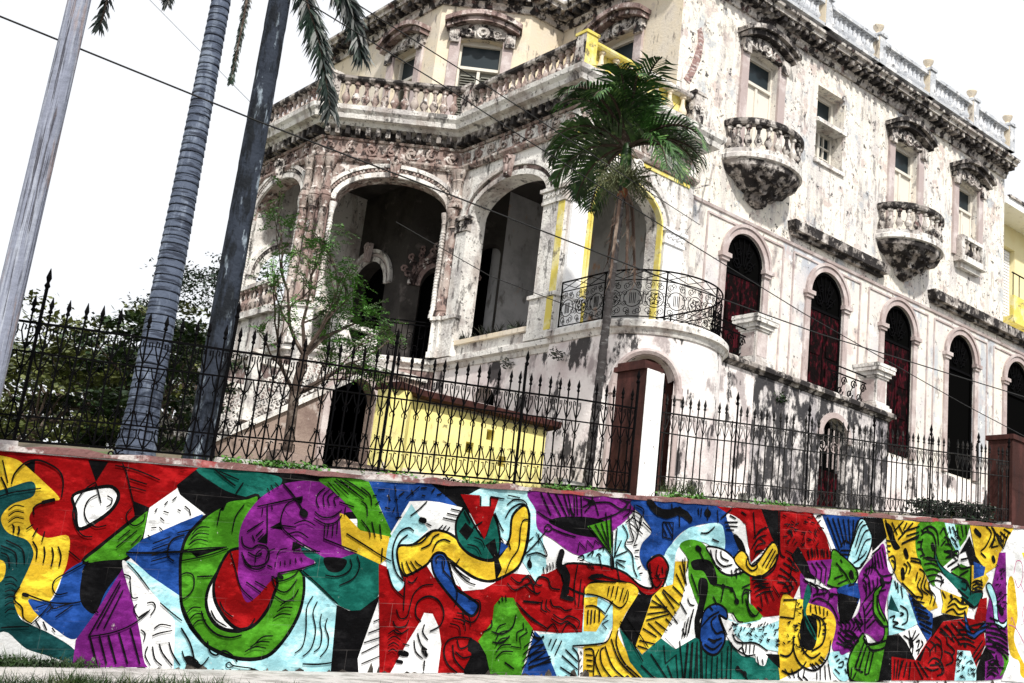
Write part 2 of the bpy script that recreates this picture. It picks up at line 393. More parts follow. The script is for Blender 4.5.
# pavement slab with a kerb face
mb = MB()
for i in range(len(XS)-1):
    a, b = XS[i], XS[i+1]; za, zb = zfoot(a), zfoot(b)
    mb.add([(a, 8.28, za-.4), (b, 8.28, zb-.4), (b, 8.28, zb-.03), (a, 8.28, za-.03), (b, 8.31, zb), (a, 8.31, za), (b, 9.6, zb+.02), (a, 9.6, za+.02)],
           [(0, 1, 2, 3), (3, 2, 4, 5), (5, 4, 6, 7)])
tag(mb.build('pavement', M['concrete']), kind='structure')
grid_sheet('garden_ground', XS, [9.62, 9.75, 10.2, 10.8, 11.4, 12, 14, 18, 26, 40, 80, 300], lambda x, y: zgard(x, y), M['soil'])

# ------------------------------------------------------------------ mural wall (paint added further down)
wall_root = empty('mural_wall', (9, YW, zfoot(9)), 'long low garden wall painted with a bright abstract mural of faces and curling shapes', 'wall')
xs = frange(-6, 30, .5)
FW = Fr((0, YW), (30, YW))
mb = MB()
FW.slab(mb, [[(x, zfoot(x)-.4) for x in xs] + [(x, ztop(x)) for x in xs[::-1]]], -.25, 0)
mb.build('wall_body', M['concrete'], wall_root)
mb = MB()
q = random.Random(5)
cx = frange(-6, 30, .16)
prev = None
for x in cx:                                            # worn coping with an uneven edge
    t = .034 + q.uniform(-.018, .026); o = .022 + q.uniform(-.016, .016)
    ring = [(x, YW-o, ztop(x)-.012+q.uniform(-.012, .006)), (x, YW-o, ztop(x)+t*.8), (x, YW+.06, ztop(x)+t), (x, YW+.28, ztop(x)+t), (x, YW+.28, ztop(x)-.02)]
    k = len(mb.v); mb.v += ring
    if prev is not None:
        for j in range(5):
            mb.f.append([prev+j, k+j, k+(j+1) % 5, prev+(j+1) % 5]); mb.mi.append(0)
    prev = k
mb.build('coping', M['coping'], wall_root)

# ------------------------------------------------------------------ the mansion
H = empty('mansion', (14.05, 13.88, 2.6), 'weathered two storey mansion with arched porch, balustrades and peeling cream plaster', 'house')
H_FAC = Fr((14.05, 13.88), (25.34, 13.88))
EXT = Fr((25.34, 13.883), (31, 13.883))
UA = Fr((14.05, 17.18), (14.05, 13.88)); US = Fr((13.2, 17.18), (14.05, 17.18))
UB = Fr((11.79, 18.28), (13.2, 17.18)); UC = Fr((11.79, 22.4), (11.79, 18.28))
K0, K1, K2, K3 = (11.38, 13.3), (11.38, 16.3), (9.46, 17.91), (9.46, 20.25)
PA, PS, PB, PC = Fr(K1, K0), Fr(K0, (14.05, 13.3)), Fr(K2, K1), Fr(K3, K2)
def FX(x): return x-14.05
DOORX = [16.21, 18.69, 21.15, 23.57]; EXTX = [26.02, 28.48]
Z_UP = 8.24
# --- walls
winFA = [(FX(16.35), .45, 9.4, 11.62), (FX(21.2), .45, 9.4, 11.60), (FX(23.7), .42, 9.78, 11.55)]
def winhole(c, hw, z0, z1): return [(c-hw, z0), (c+hw, z0)] + segarch(c, hw, z1, .07)[::-1]
holes = [winhole(*w) for w in winFA] + [[(FX(18.08), 10.22), (FX(18.98), 10.22), (FX(18.98), 11.82), (FX(18.08), 11.82)]]
mb = MB()
H_FAC.wall(mb, .004, H_FAC.L, Z_UP, 12.6, -.4, 0, holes); mb.build('upper_wall', M['facade'], H)
mb = MB()
H_FAC.wall(mb, .004, H_FAC.L, 4.8, Z_UP, -.4, 0, [arch(FX(x), .53, 4.86, 7.46, .53) for x in DOORX])
EXT.wall(mb, .003, EXT.L, 4.8, 8.75, -.4, 0, [arch(x-25.34, .53, 4.86, 7.46, .53) for x in EXTX])
mb.build('lower_wall', M['facade_low'], H)
mb = MB()
H_FAC.wall(mb, 0, H_FAC.L, 0, 4.8, -.4, .02); EXT.wall(mb, .003, EXT.L, 0, 4.8, -.4, .018)
mb.build('basement_wall', M['base'], H)
WA, WB, WC = (1.70, .45, 9.4, 11.60), (.87, .42, 9.4, 11.62), (3.05, .42, 9.4, 11.62)
mb = MB()
UA.wall(mb, 0, UA.L-.003, 8.95, 12.6, -.35, 0, [winhole(*WA)]); US.wall(mb, 0, US.L, 8.95, 12.6, -.35, 0)
UB.wall(mb, 0, UB.L, 8.95, 12.6, -.35, 0, [winhole(*WB)]); UC.wall(mb, 0, UC.L-.003, 8.95, 12.6, -.35, 0, [winhole(*WC)])
mb.build('tower_wall', M['cream'], H)
mb = MB(); UA.wall(mb, 0, UA.L-.003, 4.55, 8.6, -.35, -.002); US.wall(mb, 0, US.L, 4.55, 8.6, -.35, -.002); mb.build('porch_back_wall', M['interior'], H)
mb = MB()                                                # inner walls of the porch
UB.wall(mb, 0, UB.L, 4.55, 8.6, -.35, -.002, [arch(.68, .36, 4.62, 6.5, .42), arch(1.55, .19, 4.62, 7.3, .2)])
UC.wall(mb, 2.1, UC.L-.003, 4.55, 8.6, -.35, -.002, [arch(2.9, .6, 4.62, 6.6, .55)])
mb.build('porch_inner_wall', M['interior_shade'], H)
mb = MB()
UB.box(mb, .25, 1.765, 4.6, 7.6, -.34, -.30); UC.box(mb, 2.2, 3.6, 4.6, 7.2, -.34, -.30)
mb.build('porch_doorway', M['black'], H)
# porch outer walls
def upper_arch(c, hw, zs, rise): return [(c-hw*math.cos(math.pi*k/24), zs+rise*math.sin(math.pi*k/24)) for k in range(25)]
ZC = 7.30                                               # wall above the capitals; dark slim piers below, columns before them
mb = MB()
PB.slab(mb, [[(0, ZC), (.40, ZC)] + upper_arch(1.37, .97, 7.36, .50) + [(2.34, ZC), (PB.L, ZC), (PB.L, 8.72), (0, 8.72)]], -.28, 0)
PC.slab(mb, [[(0, ZC), (.20, ZC)] + upper_arch(1.09, .89, 7.40, .58) + [(1.98, ZC), (PC.L-.003, ZC), (PC.L-.003, 8.72), (0, 8.72)]], -.28, 0)
mb.build('porch_wall', M['porch'], H)
for fr, a, b in ((PB, .0, .30), (PB, 2.38, PB.L), (PC, 0, .16), (PC, 2.04, PC.L-.003)):
    mb = MB(); fr.wall(mb, a, b, 4.6, ZC, -.16, -.002); mb.build('pier', M['brown'], H)
mb = MB(); PC.wall(mb, .16, 2.04, 4.6, 5.34, -.16, -.003); PB_ = mb.build('parapet', M['porch'], H)
mb = MB()
PA.wall(mb, 0, PA.L-.003, 4.6, 8.72, -.3, 0, [arch(1.48, .98, 4.95, 7.15, .50)])
mb.build('porch_side_wall', M['white'], H)
mb = MB()
PS.wall(mb, .004, PS.L, 4.6, 8.72, -.3, 0, [arch(1.23, .76, 4.72, 7.08, .56)])
mb.bx(13.8, 14.12, 13.304, 13.95, 4.61, 8.7)
mb.build('porch_street_wall', M['white'], H)
E1 = Fr((9.5, 20.27), (11.8, 20.27))
mb = MB()
E1.wall(mb, 0, E1.L, 4.6, 8.72, -.003, .25, [arch(1.12, .92, 5.0, 6.3, .75)]); mb.build('porch_end_wall', M['white'], H)
EI = Fr((9.5, 20.02), (11.8, 20.02))
# porch basement
mb = MB()
PA.wall(mb, 0, PA.L-.003, 0, 4.6, -.3, .03, [arch(1.45, .3, 3.3, 3.75, .36)])
PS.wall(mb, -.027, PS.L, 0, 4.6, -.3, .03)
mb.build('porch_basement_wall', M['base'], H)
mb = MB(); PB.wall(mb, 0, PB.L, 0, 4.6, -.3, .03); PC.wall(mb, 0, PC.L-.003, 0, 4.6, -.3, .03); mb.build('porch_basement_front', M['brown'], H)
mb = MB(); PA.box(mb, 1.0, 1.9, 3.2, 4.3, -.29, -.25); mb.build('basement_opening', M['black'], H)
# floor, ceiling, roofs
OUT = [K3, K2, K1, K0, (14.04, 13.3), (14.04, 17.17), (13.2, 17.17), (11.78, 18.27), (11.78, 20.25)]
def inset(P, d):
    c = Vector((12, 17)); return [(p[0]+(d if p[0] < 12 else -d), p[1]+d) for p in P]
mb = MB()
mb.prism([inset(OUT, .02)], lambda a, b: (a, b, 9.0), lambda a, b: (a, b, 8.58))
mb.build('terrace_slab', M['interior_shade'], H)
mb = MB(); mb.prism([inset(OUT, .02)], lambda a, b: (a, b, 4.58), lambda a, b: (a, b, 4.3)); mb.build('porch_floor', M['concrete'], H)
mb = MB()
mb.prism([[(11.85, 22.3), (11.85, 18.3), (13.23, 17.22), (14.1, 17.22), (14.1, 13.95), (25.3, 13.95), (25.3, 22.3)]], lambda a, b: (a, b, 12.76), lambda a, b: (a, b, 12.5))
mb.build('roof', M['concrete'], H)
mb = MB(); mb.bx(11.79, 25.34, 22.35, 22.6, 0, 12.7); mb.bx(25.05, 25.335, 14.3, 22.4, 0, 12.7); mb.bx(25.36, 31, 14.28, 22.4, 8.5, 8.7); mb.bx(25.36, 31, 22.35, 22.6, 0, 8.5)
mb.build('back_wall', M['facade'], H)

# --- mouldings and cornices
main_path = [(11.79, 22.4), (11.79, 18.28), (13.2, 17.18), (14.05, 17.18), (14.05, 13.88), (25.34, 13.88)]
mb = MB()
mb.sweep(main_path, [(0, 12.34), (.05, 12.34), (.07, 12.42), (.10, 12.45), (.11, 12.57), (.32, 12.58), (.33, 12.64), (.39, 12.67), (.40, 12.72), (0, 12.79)])
main_cornice = mb.build('main_cornice', M['soot'], H)
def dentils(f, step, w, z0, z1, o0, o1, m, parent, trim0=0., trim1=0.):
    n = max(1, int((f.L-trim0-trim1)/step)); P = [(trim0, o0)]; d = (f.L-trim0-trim1)/n
    for i in range(n):
        c = trim0+(i+.5)*d; P += [(c-w, o0+.02), (c-w, o1), (c+w, o1), (c+w, o0+.02)]
    P += [(f.L-trim1, o0)]
    mb = MB(); mb.prism([P], lambda a, b: f.pt(a, z1, b), lambda a, b: f.pt(a, z0, b)); mb.build('dentil_moulding', m, parent)
for a, b in zip(main_path[:-1], main_path[1:]): dentils(Fr(a, b), .22, .045, 12.47, 12.575, .10, .29, M['soot_shade'], main_cornice)
porch_path = [K3, K2, K1, K0, (14.05, 13.3), (14.05, 13.88)]
mb = MB()
mb.sweep(porch_path, [(0, 8.68), (.16, 8.70), (.20, 8.76), (.30, 8.78), (.32, 8.86), (.37, 8.92), (.38, 9.0), (0, 9.02)])
porch_cornice = mb.build('porch_cornice', M['white'], H)
mb = MB()
mb.sweep(porch_path, [(0, 8.08), (.05, 8.08), (.09, 8.14), (.09, 8.18), (0, 8.2)])
mb.sweep(porch_path, [(0, 8.48), (.03, 8.48), (.05, 8.52), (0, 8.53)])
mb.build('entablature_moulding', M['porch'], H)
for a, b in zip(porch_path[:-2], porch_path[1:-1]): dentils(Fr(a, b), .17, .04, 8.54, 8.69, 0, .17, M['soot_shade'], porch_cornice)
mb = MB()
mb.sweep(porch_path[:-1], [(0, 4.47), (.05, 4.48), (.07, 4.55), (.13, 4.58), (.13, 4.66), (0, 4.68)])
mb.build('floor_moulding', M['white'], H)
mb = MB()                                                # running scroll frieze
for f in (PA, PB, PC, PS):
    n = int(f.L/.32)
    for i in range(n):
        c = (i+.5)*f.L/n; sg = 1 if i % 2 else -1
        f.tube(mb, [(x, z) for x, z in scroll(c, 8.345, .115, math.pi*(.5 if sg > 0 else 1.5), .9*sg, 10, .3)], .026, 4, .02)
        f.tube(mb, [(c-.16, 8.345-sg*.11), (c-.08, 8.345-sg*.05), (c, 8.345+sg*.115), (c+.09, 8.345+sg*.09)], .022, 4, .02)
        f.box(mb, c-.03, c+.03, 8.32, 8.37, 0, .05)
mb.build('scroll_frieze', M['porch'], H)
mb = MB()                                                # string course and panel lines of the street front
mb.sweep([(14.05, 13.88), (25.34, 13.88), (31, 13.88)], [(0, 8.20), (.03, 8.21), (.04, 8.26), (0, 8.28)])
for x in DOORX + EXTX:
    f = H_FAC
    for s in (-1.08, 1.08): f.box(mb, FX(x)+s-.018, FX(x)+s+.018, 4.9, 8.10, 0, .022)
    f.box(mb, FX(x)-1.08, FX(x)+1.08, 8.08, 8.115, 0, .024)
mb.build('panel_moulding', M['pinktrim'], H)
for x0, x1 in ((17.42, 20.45), (22.25, 30.8)):           # heavy ledges over the doors
    mb = MB(); f = H_FAC
    f.slab(mb, [[(FX(x0), 8.46), (FX(x1), 8.46), (FX(x1)+.04, 8.53), (FX(x1)+.06, 8.66), (FX(x0)-.06, 8.66), (FX(x0)-.04, 8.53)]], .001, .20)
    f.box(mb, FX(x0)+.03, FX(x1)-.03, 8.40, 8.459, .001, .10)
    mb.build('ledge', M['soot_shade'], H)

# --- arched doors of the street front
def arched_door(fr, c, i):
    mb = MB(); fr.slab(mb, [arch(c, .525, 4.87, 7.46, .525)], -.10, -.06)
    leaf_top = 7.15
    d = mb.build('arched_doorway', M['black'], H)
    if i != 3:
        mb = MB(); fr.box(mb, c-.49, c-.01, 4.9, leaf_top, -.059, -.035); fr.box(mb, c+.01, c+.49, 4.9, leaf_top, -.059, -.035)
        for s in (-1, 1):
            for z in (5.0, 5.65, 6.3): fr.box(mb, c+s*.25-.15, c+s*.25+.15, z, z+.5, -.035, -.02)
        mb.build('door_leaf', M['reddoor'], d)
    mb = MB()
    fr.slab(mb, [archband(c, .47, 7.46, .47, 0, .05, 4.9)], -.034, -.012)
    fr.box(mb, c-.46, c+.46, 7.16, 7.21, -.058, -.02)
    for k in range(7):
        a = math.pi*(k+.5)/7
        mb.tube([fr.pt(c+.08*math.cos(a), 7.25+.08*math.sin(a)*2, -.04), fr.pt(c+.36*math.cos(a), 7.45+.48*math.sin(a), -.04)], .012, 4)
    for s in (-1, 1):
        fr.tube(mb, scroll(c+s*.18, 7.42, .12, 0, 1.4*s, 12), .012, 4, -.035)
        fr.tube(mb, scroll(c+s*.14, 7.65, .09, 1, 1.4*s, 12), .012, 4, -.035)
    mb.build('fanlight_grille', M['iron'], d)
    mb = MB(); fr.slab(mb, [archband(c, .53, 7.46, .53, .0, .15)], .001, .05)
    fr.slab(mb, [archband(c, .53, 7.46, .53, .11, .17)], .051, .08)
    for s in (-1, 1):
        fr.box(mb, c+s*.605-.072, c+s*.605+.072, 4.86, 7.32, .001, .045)
        fr.box(mb, c+s*.605-.10, c+s*.605+.10, 7.32, 7.38, .001, .08); fr.box(mb, c+s*.605-.13, c+s*.605+.13, 7.381, 7.46, .001, .11)
        fr.box(mb, c+s*.605-.09, c+s*.605+.09, 4.86, 5.1, .046, .07)
    mb.build('door_surround', M['pinktrim'], d)
for i, x in enumerate(DOORX): arched_door(H_FAC, FX(x), i)
for i, x in enumerate(EXTX): arched_door(EXT, x-25.34, 3)

# --- upper windows with carved hoods
def hood(fr, c, hw, z, parent, mhood, mband):
    mb = MB()
    o = segarch(c, hw+.30, z+.24, .22); fr.slab(mb, [o + [(a, b-.09) for a, b in o[::-1]]], .001, .22)
    o2 = segarch(c, hw+.34, z+.335, .23); o1 = segarch(c, hw+.34, z+.24, .23)
    fr.slab(mb, [o2 + [(a, b) for a, b in o1[::-1]]], .001, .30)
    mb.build('hood', mhood if mhood is not M['soot'] else M['soot_shade'], parent)
    mb = MB()
    ob = segarch(c, hw+.24, z+.16, .21); fr.slab(mb, [ob + segarch(c, hw+.24, z-.16 if False else z+.02, .05)[::-1]], .001, .06)
    fr.tube(mb, scroll(c, z+.17, .13, -1.57, 1.3, 14), .028, 5, .09); fr.tube(mb, scroll(c, z+.17, .13, -1.57, -1.3, 14), .028, 5, .09)
    for s in (-1, 1):
        fr.tube(mb, scroll(c+s*.27, z+.16, .09, 0, 1.2*s, 12), .024, 5, .08)
        fr.tube(mb, [(c+s*.15, z+.10), (c+s*.3, z+.06), (c+s*.45, z+.10), (c+s*.6, z+.13)], .028, 5, .08)
        fr.box(mb, c+s*(hw+.13)-.1, c+s*(hw+.13)+.1, z-.1, z+.16, .06, .12)
    mb.build('carved_band', mband, parent)
def window(fr, c, hw, z0, z1, style, mhood=None, surround=None):
    mb = MB()
    P = segarch(c, hw, z1, .07)
    fr.slab(mb, [[(c-hw, z0), (c+hw, z0)] + P[::-1], [(c-hw+.045, z0+.05), (c-hw+.045, z1-.03), (c+hw-.045, z1-.03), (c+hw-.045, z0+.05)]], -.20, -.13)
    tz = z1-.50
    fr.box(mb, c-hw+.04, c+hw-.04, tz-.06, tz, -.21, -.10)
    if style != 'dark': fr.box(mb, c-.03, c+.03, z0+.04, tz-.06, -.195, -.12)
    w = mb.build('window', M['wood_white'] if style != 'dark' else M['wood_brown'], H)
    mb = MB(); fr.box(mb, c-hw+.05, c+hw-.05, tz, z1-.01, -.24, -.19); mb.build('pane', M['glass'], w)
    for s in (-1, 1):
        mb = MB(); a, b = sorted((c+s*.03, c+s*(hw-.045)))
        if style == 'louvre':
            fr.box(mb, a, b, z0+.05, tz-.06, -.24, -.20)
            n = int((tz-z0-.2)/.055)
            for i in range(n):
                z = z0+.1+i*.055; mb.quad(fr.pt(a+.03, z, -.14), fr.pt(b-.03, z, -.14), fr.pt(b-.03, z+.05, -.19), fr.pt(a+.03, z+.05, -.19))
            mb.build('shutter', M['shutter'], w, fixn=False)
        else:
            fr.box(mb, a, b, z0+.05, tz-.06, -.21, -.155)
            for zz in (.12, .52): fr.box(mb, a+.06, b-.06, z0+zz+.1, z0+zz+.42, -.154, -.14)
            mb.build('door_leaf', M['wood_white'], w)
    mb = MB()
    for s in (-1, 1): fr.box(mb, c+s*(hw+.10)-.1, c+s*(hw+.10)+.1, z0, z1+.04, .001, .055)
    mb.build('window_surround', surround or M['pinktrim'], w)
    hood(fr, c, hw, z1, w, mhood or M['soot'], M['soot'])
    return w
for w in winFA: window(H_FAC, *w, 'leaf')
window(UA, *WA, 'leaf', M['brown']); window(UB, *WB, 'louvre', M['brown']); window(UC, *WC, 'louvre', M['brown'])
# small casement window
mb = MB(); f = H_FAC; a, b = FX(18.08), FX(18.98)
f.slab(mb, [[(a+.01, 10.23), (b-.01, 10.23), (b-.01, 11.81), (a+.01, 11.81)], [(a+.07, 10.29), (a+.07, 10.98), (b-.07, 10.98), (b-.07, 10.29)], [(a+.09, 11.2), (a+.09, 11.74), (b-.09, 11.74), (b-.09, 11.2)]], -.33, -.27)
f.box(mb, (a+b)/2-.035, (a+b)/2+.035, 10.28, 11.0, -.335, -.262)
cw = mb.build('casement_window', M['wood_white'], H)
mb = MB(); f.box(mb, a+.02, b-.02, 10.24, 11.8, -.36, -.335); mb.build('pane', M['glass'], cw)
mb = MB()
for cc in ((a+.07+(a+b)/2)/2, (b-.07+(a+b)/2)/2):
    f.box(mb, cc-.012, cc+.012, 10.29, 10.98, -.332, -.285)
    for z in (10.5, 10.74): f.box(mb, cc-.18, cc+.18, z-.012, z+.012, -.331, -.287)
mb.build('glazing_bars', M['wood_white'], cw)
mb = MB(); f.box(mb, a-.03, b+.05, 11.02, 11.10, -.26, .06); mb.build('transom', M['white'], cw)
mb = MB(); f.box(mb, a-.05, b+.05, 10.14, 10.22, -.2, .05); mb.build('sill', M['white'], cw)

# --- balconies on the street front
bal_small = baluster_mb(.46, .21)
BAL = None
def balcony(c, a=.93, b=.72):
    f = H_FAC; n = 60
    pth = [f.xy(c-a*math.cos(math.pi*i/n), b*math.sin(math.pi*i/n)) for i in range(n+1)]
    def ring(mb, z0, z1, o0, o1): mb.sweep(pth, [(o0, z0), (o1, z0), (o1, z1), (o0, z1)])
    mb = MB()
    fl = [(c-a*math.cos(math.pi*i/n), b*math.sin(math.pi*i/n)) for i in range(n+1)]
    mb.prism([fl], lambda s, o: f.pt(s, 9.36, o+.002), lambda s, o: f.pt(s, 9.22, o+.002))
    mb.sweep(pth, [(-.01, 9.20), (.05, 9.22), (.05, 9.30), (.02, 9.33), (.03, 9.40), (-.01, 9.40)])
    bal = mb.build('balcony', M['white'], H)
    mb = MB(); mb.sweep(pth, [(-.12, 9.87), (.03, 9.87), (.05, 9.91), (.05, 9.97), (.02, 10.0), (-.12, 10.0)])
    mb.build('top_rail', M['soot_shade'], bal)
    # carved corbel: shrinking half ellipses down to a tip
    mb = MB(); rows = [(1.0, 9.20), (.97, 9.10), (.86, 9.04), (.80, 8.98), (.62, 8.92), (.5, 8.82), (.30, 8.76), (.26, 8.64), (.06, 8.56)]
    k = 0
    for t, z in rows:
        g_ = .0 if z > 9.05 else .085
        mb.v += [tuple(f.pt(c-a*t*(1+g_*math.cos(math.pi*10*i/n))*math.cos(math.pi*i/n), z, .002+b*t*(1+g_*math.cos(math.pi*10*i/n))*math.sin(math.pi*i/n))) for i in range(n+1)]
    for j in range(len(rows)-1):
        for i in range(n): mb.f.append([j*(n+1)+i, j*(n+1)+i+1, (j+1)*(n+1)+i+1, (j+1)*(n+1)+i]); mb.mi.append(0)
    mb.f.append([(len(rows)-1)*(n+1)+i for i in range(n+1)]); mb.mi.append(0)
    for s in (-1, 1):
        for (dx, dz, r) in ((.16, 8.82, .11), (.36, 8.98, .10), (.1, 8.98, .08)):
            t = .62 if dz > 8.9 else .40
            oo = b*t*math.sqrt(max(.05, 1-(dx/(a*max(t, .45)))**2))+.03
            f.tube(mb, scroll(c+s*dx, dz, r, 1.5, 1.2*s, 12), .034, 5, oo+.03)
    mb.build('corbel', M['soot_shade'], bal)
    first = None
    for i in range(13):
        t = math.pi*(i+.5)/13; p = f.pt(c-(a-.04)*math.cos(t), 9.40, (b-.04)*math.sin(t))
        global BAL
        if BAL is None: first = BAL = bal_small.build('baluster', M['soot'], bal, True, origin=(0, 0, 0)); first.location = p - wloc(bal)
        else: dup(BAL, bal, p - wloc(bal))
    return bal
balcony(FX(16.35)); balcony(FX(21.2))
# window balustrade of the narrow window
mb = MB(); f = H_FAC; c = FX(23.7)
f.box(mb, c-.52, c+.52, 9.62, 9.76, .001, .22); f.box(mb, c-.47, c+.47, 10.16, 10.24, .06, .19); f.box(mb, c-.42, c+.42, 9.5, 9.62, .001, .12)
for s in (-1, 1): f.box(mb, c+s*.44-.06, c+s*.44+.06, 9.76, 10.16, .06, .19)
wb = mb.build('window_balustrade', M['white'], H)
for i in range(5):
    p = f.pt(c-.29+i*.145, 9.76, .12); d = dup(BAL, wb, p-wloc(wb)); d.scale = (.8, .8, .87)
# exposed brick scar on the street front
mb = MB(); f = H_FAC
f.slab(mb, [[(FX(14.22), 10.35), (FX(14.38), 10.30), (FX(14.52), 10.62), (FX(14.62), 10.9), (FX(14.66), 11.3), (FX(14.56), 11.52), (FX(14.47), 11.42), (FX(14.52), 11.2), (FX(14.44), 10.9), (FX(14.36), 10.62)]], .001, .012)
mb.build('exposed_brick', M['brick'], H)

# --- roof balustrade
RB = Fr((13.75, 13.58), (25.02, 13.58)); RZ = -.285
mb = MB()
RB.box(mb, .0, RB.L, 12.791, 12.86, -.12, .12); RB.box(mb, 0, RB.L, 13.30, 13.37, -.1, .1)
rb = mb.build('roof_balustrade', M['railstone'], H)
mb = MB()
posts = [13.9, 15.9, 17.75, 19.6, 21.5, 23.3, 24.9]
for a, b in zip(posts[:-1], posts[1:]):
    n = int((b-a-.3)/.155)
    for i in range(n):
        x = a+.15+(b-a-.3)*(i+.5)/n; mb.lathe((x, 13.58, 12.86), [(r*.2, z*.44) for r, z in BALP], 6)
tag(mb.build('roof_balusters', M['railstone'], rb, True), kind='stuff')
for x in posts:
    mb = MB(); RX = x-13.75; RB.box(mb, RX-.1, RX+.1, 12.791, 13.42, -.13, .13); RB.box(mb, RX-.13, RX+.13, 13.42, 13.48, -.16, .16)
    p = mb.build('balustrade_post', M['railstone'], rb)
    if x > 17:
        mb = MB(); mb.lathe((x, 13.58, 13.48), [(.05, 0), (.09, .03), (.04, .08), (.10, .16), (.12, .22), (.09, .26), (.03, .30)], 10); mb.build('urn', M['cream'], rb, True)
    mb = MB(); RB.box(mb, RX-.112, RX-.101, 12.80, 13.40, -.12, .12); mb.build('painted_face', M['cream'], p)

# --- terrace balustrade over the porch
tp = [K3, K2, K1, K0, (14.05, 13.3)]
mb = MB()
mb.sweep(tp[:-1], [(-.16, 9.021), (.10, 9.021), (.10, 9.10), (.06, 9.14), (-.12, 9.14)])
mb.sweep(tp[:-1], [(-.12, 9.62), (.05, 9.62), (.08, 9.65), (.08, 9.70), (.04, 9.72), (-.1, 9.72)])
tb = mb.build('terrace_balustrade', M['soot_shade'], H)
mb = MB()
mb.sweep([K0, (12.55, 13.3)], [(-.12, 9.60), (.05, 9.60), (.07, 9.63), (.07, 9.67), (.04, 9.69), (-.1, 9.69)])
ty = mb.build('yellow_balustrade', M['yellow'], H)
mb = MB(); mb.sweep([(12.555, 13.3), (14.05, 13.3)], [(-.12, 9.60), (.05, 9.60), (.07, 9.63), (.07, 9.67), (.04, 9.69), (-.1, 9.69)]); mb.build('white_rail', M['white'], ty)
mb = MB(); mb.sweep(tp[3:], [(-.16, 9.021), (.10, 9.021), (.10, 9.10), (.06, 9.139), (-.12, 9.139)]); mb.build('plinth', M['white'], ty)
mb = MB(); PS.box(mb, .12, 2.5, 9.14, 9.60, -.115, -.09); mb.build('parapet_panel', M['yellow'], ty)
big = baluster_mb(.48, .22)
B2 = big.build('baluster', M['porch'], tb, True, origin=(0, 0, 0)); used2 = False
B3 = None
for f, par in ((PC, tb), (PB, tb), (PA, tb), (PS, ty)):
    n = int((f.L-.4)/(.165 if par is tb else .30))
    for i in range(n):
        p = f.pt(.2+(f.L-.4)*(i+.5)/n, 9.14, -.03)
        if par is tb:
            if not used2: B2.location = p-wloc(tb); used2 = True
            else: dup(B2, tb, p-wloc(tb))
        elif B3 is None:
            B3 = big.build('baluster', M['cream'], ty, True, origin=(0, 0, 0)); B3.location = p-wloc(ty)
        else: dup(B3, ty, p-wloc(ty))
for (x, y), m_, par in ((K3, 'white', tb), (K2, 'white', tb), (K1, 'white', tb), (K0, 'yellow', ty), ((13.95, 13.3), 'white', ty)):
    f = Fr((x-.5, y), (x+.5, y)); mb = MB()
    f.box(mb, .38, .62, 9.02, 9.70, -.12, .12); f.box(mb, .36, .64, 9.70, 9.75, -.14, .14); f.box(mb, .36, .64, 9.03, 9.17, -.14, .14)
    mb.build('balustrade_post', M['soot' if m_ == 'white' else m_], par)
    if m_ == 'white':
        mb = MB()
        for (dx, dy) in ((-1, 0), (0, -1)):
            ff = Fr((x-.125, y+.5), (x-.125, y-.5)) if dx else Fr((x-.5, y-.125), (x+.5, y-.125))
            for sg in (-1, 1): ff.tube(mb, scroll(.5+sg*.06, 9.44, .07, 1.57, sg*1.3, 12), .018, 4, 0)
            ff.tube(mb, [(.5, 9.2), (.46, 9.28), (.54, 9.33), (.5, 9.4)], .018, 4, 0)
        mb.build('carved_scroll', M['soot'], par)
    else:
        mb = MB(); f.box(mb, .372, .379, 9.18, 9.69, -.118, .118); mb.build('sooty_face', M['soot'], par)

# --- porch arches, columns and pilasters
def arch_trim(fr, c, hw, zs, rise, m1, m2, rope=False, name='arch_moulding', key=True):
    mb = MB(); fr.slab(mb, [archband(c, hw, zs, rise, .0, .09)], .001, .05)
    fr.slab(mb, [archband(c, hw, zs, rise, .17, .24)], .001, .07)
    a = mb.build(name, m1, H)
    mb = MB(); fr.slab(mb, [archband(c, hw, zs, rise, .10, .16)], .001, .03)
    if rope:
        for i in range(46):
            t = math.pi*(i+.5)/46; x, z = c-(hw+.13)*math.cos(t), zs+(rise+.13)*math.sin(t)
            fr.box(mb, x-.018, x+.018, z-.022, z+.022, .03, .06)
    if key:
        fr.slab(mb, [[(c-.06, zs+rise-.02), (c+.06, zs+rise-.02), (c+.11, zs+rise+.34), (c-.11, zs+rise+.34)]], .071, .15)
        fr.tube(mb, scroll(c, zs+rise+.26, .09, 0, 1.2, 12), .03, 5, .16)
        fr.tube(mb, [(c, zs+rise+.18), (c, zs+rise+.02)], .04, 6, .15)
    mb.build('rope_band', m2, a)
arch_trim(PA, 1.48, .98, 7.15, .5, M['white'], M['brown'])
arch_trim(PB, 1.37, .97, 7.36, .5, M['white'], M['porch'], True)
arch_trim(PC, 1.09, .89, 7.40, .58, M['white'], M['soot'], True)
arch_trim(PS, 1.23, .76, 7.08, .56, M['white'], M['white'])
arch_trim(UC, 2.9, .6, 6.6, .55, M['white'], M['pinktrim'])
arch_trim(EI, 1.12, .92, 6.3, .75, M['white'], M['soot'], True)
arch_trim(UB, .68, .36, 6.5, .42, M['brown'], M['brown'], True)
mb = MB()
for i in range(26):                                     # ornate relief over the inner door
    t = math.pi*i/25; r = .62+.10*((i % 3)-1)
    UB.tube(mb, scroll(.68-r*math.cos(t), 6.62+r*math.sin(t)*.95, .07, t, 1.1, 8), .025, 4, .04)
mb.build('door_relief', M['brown'], H)
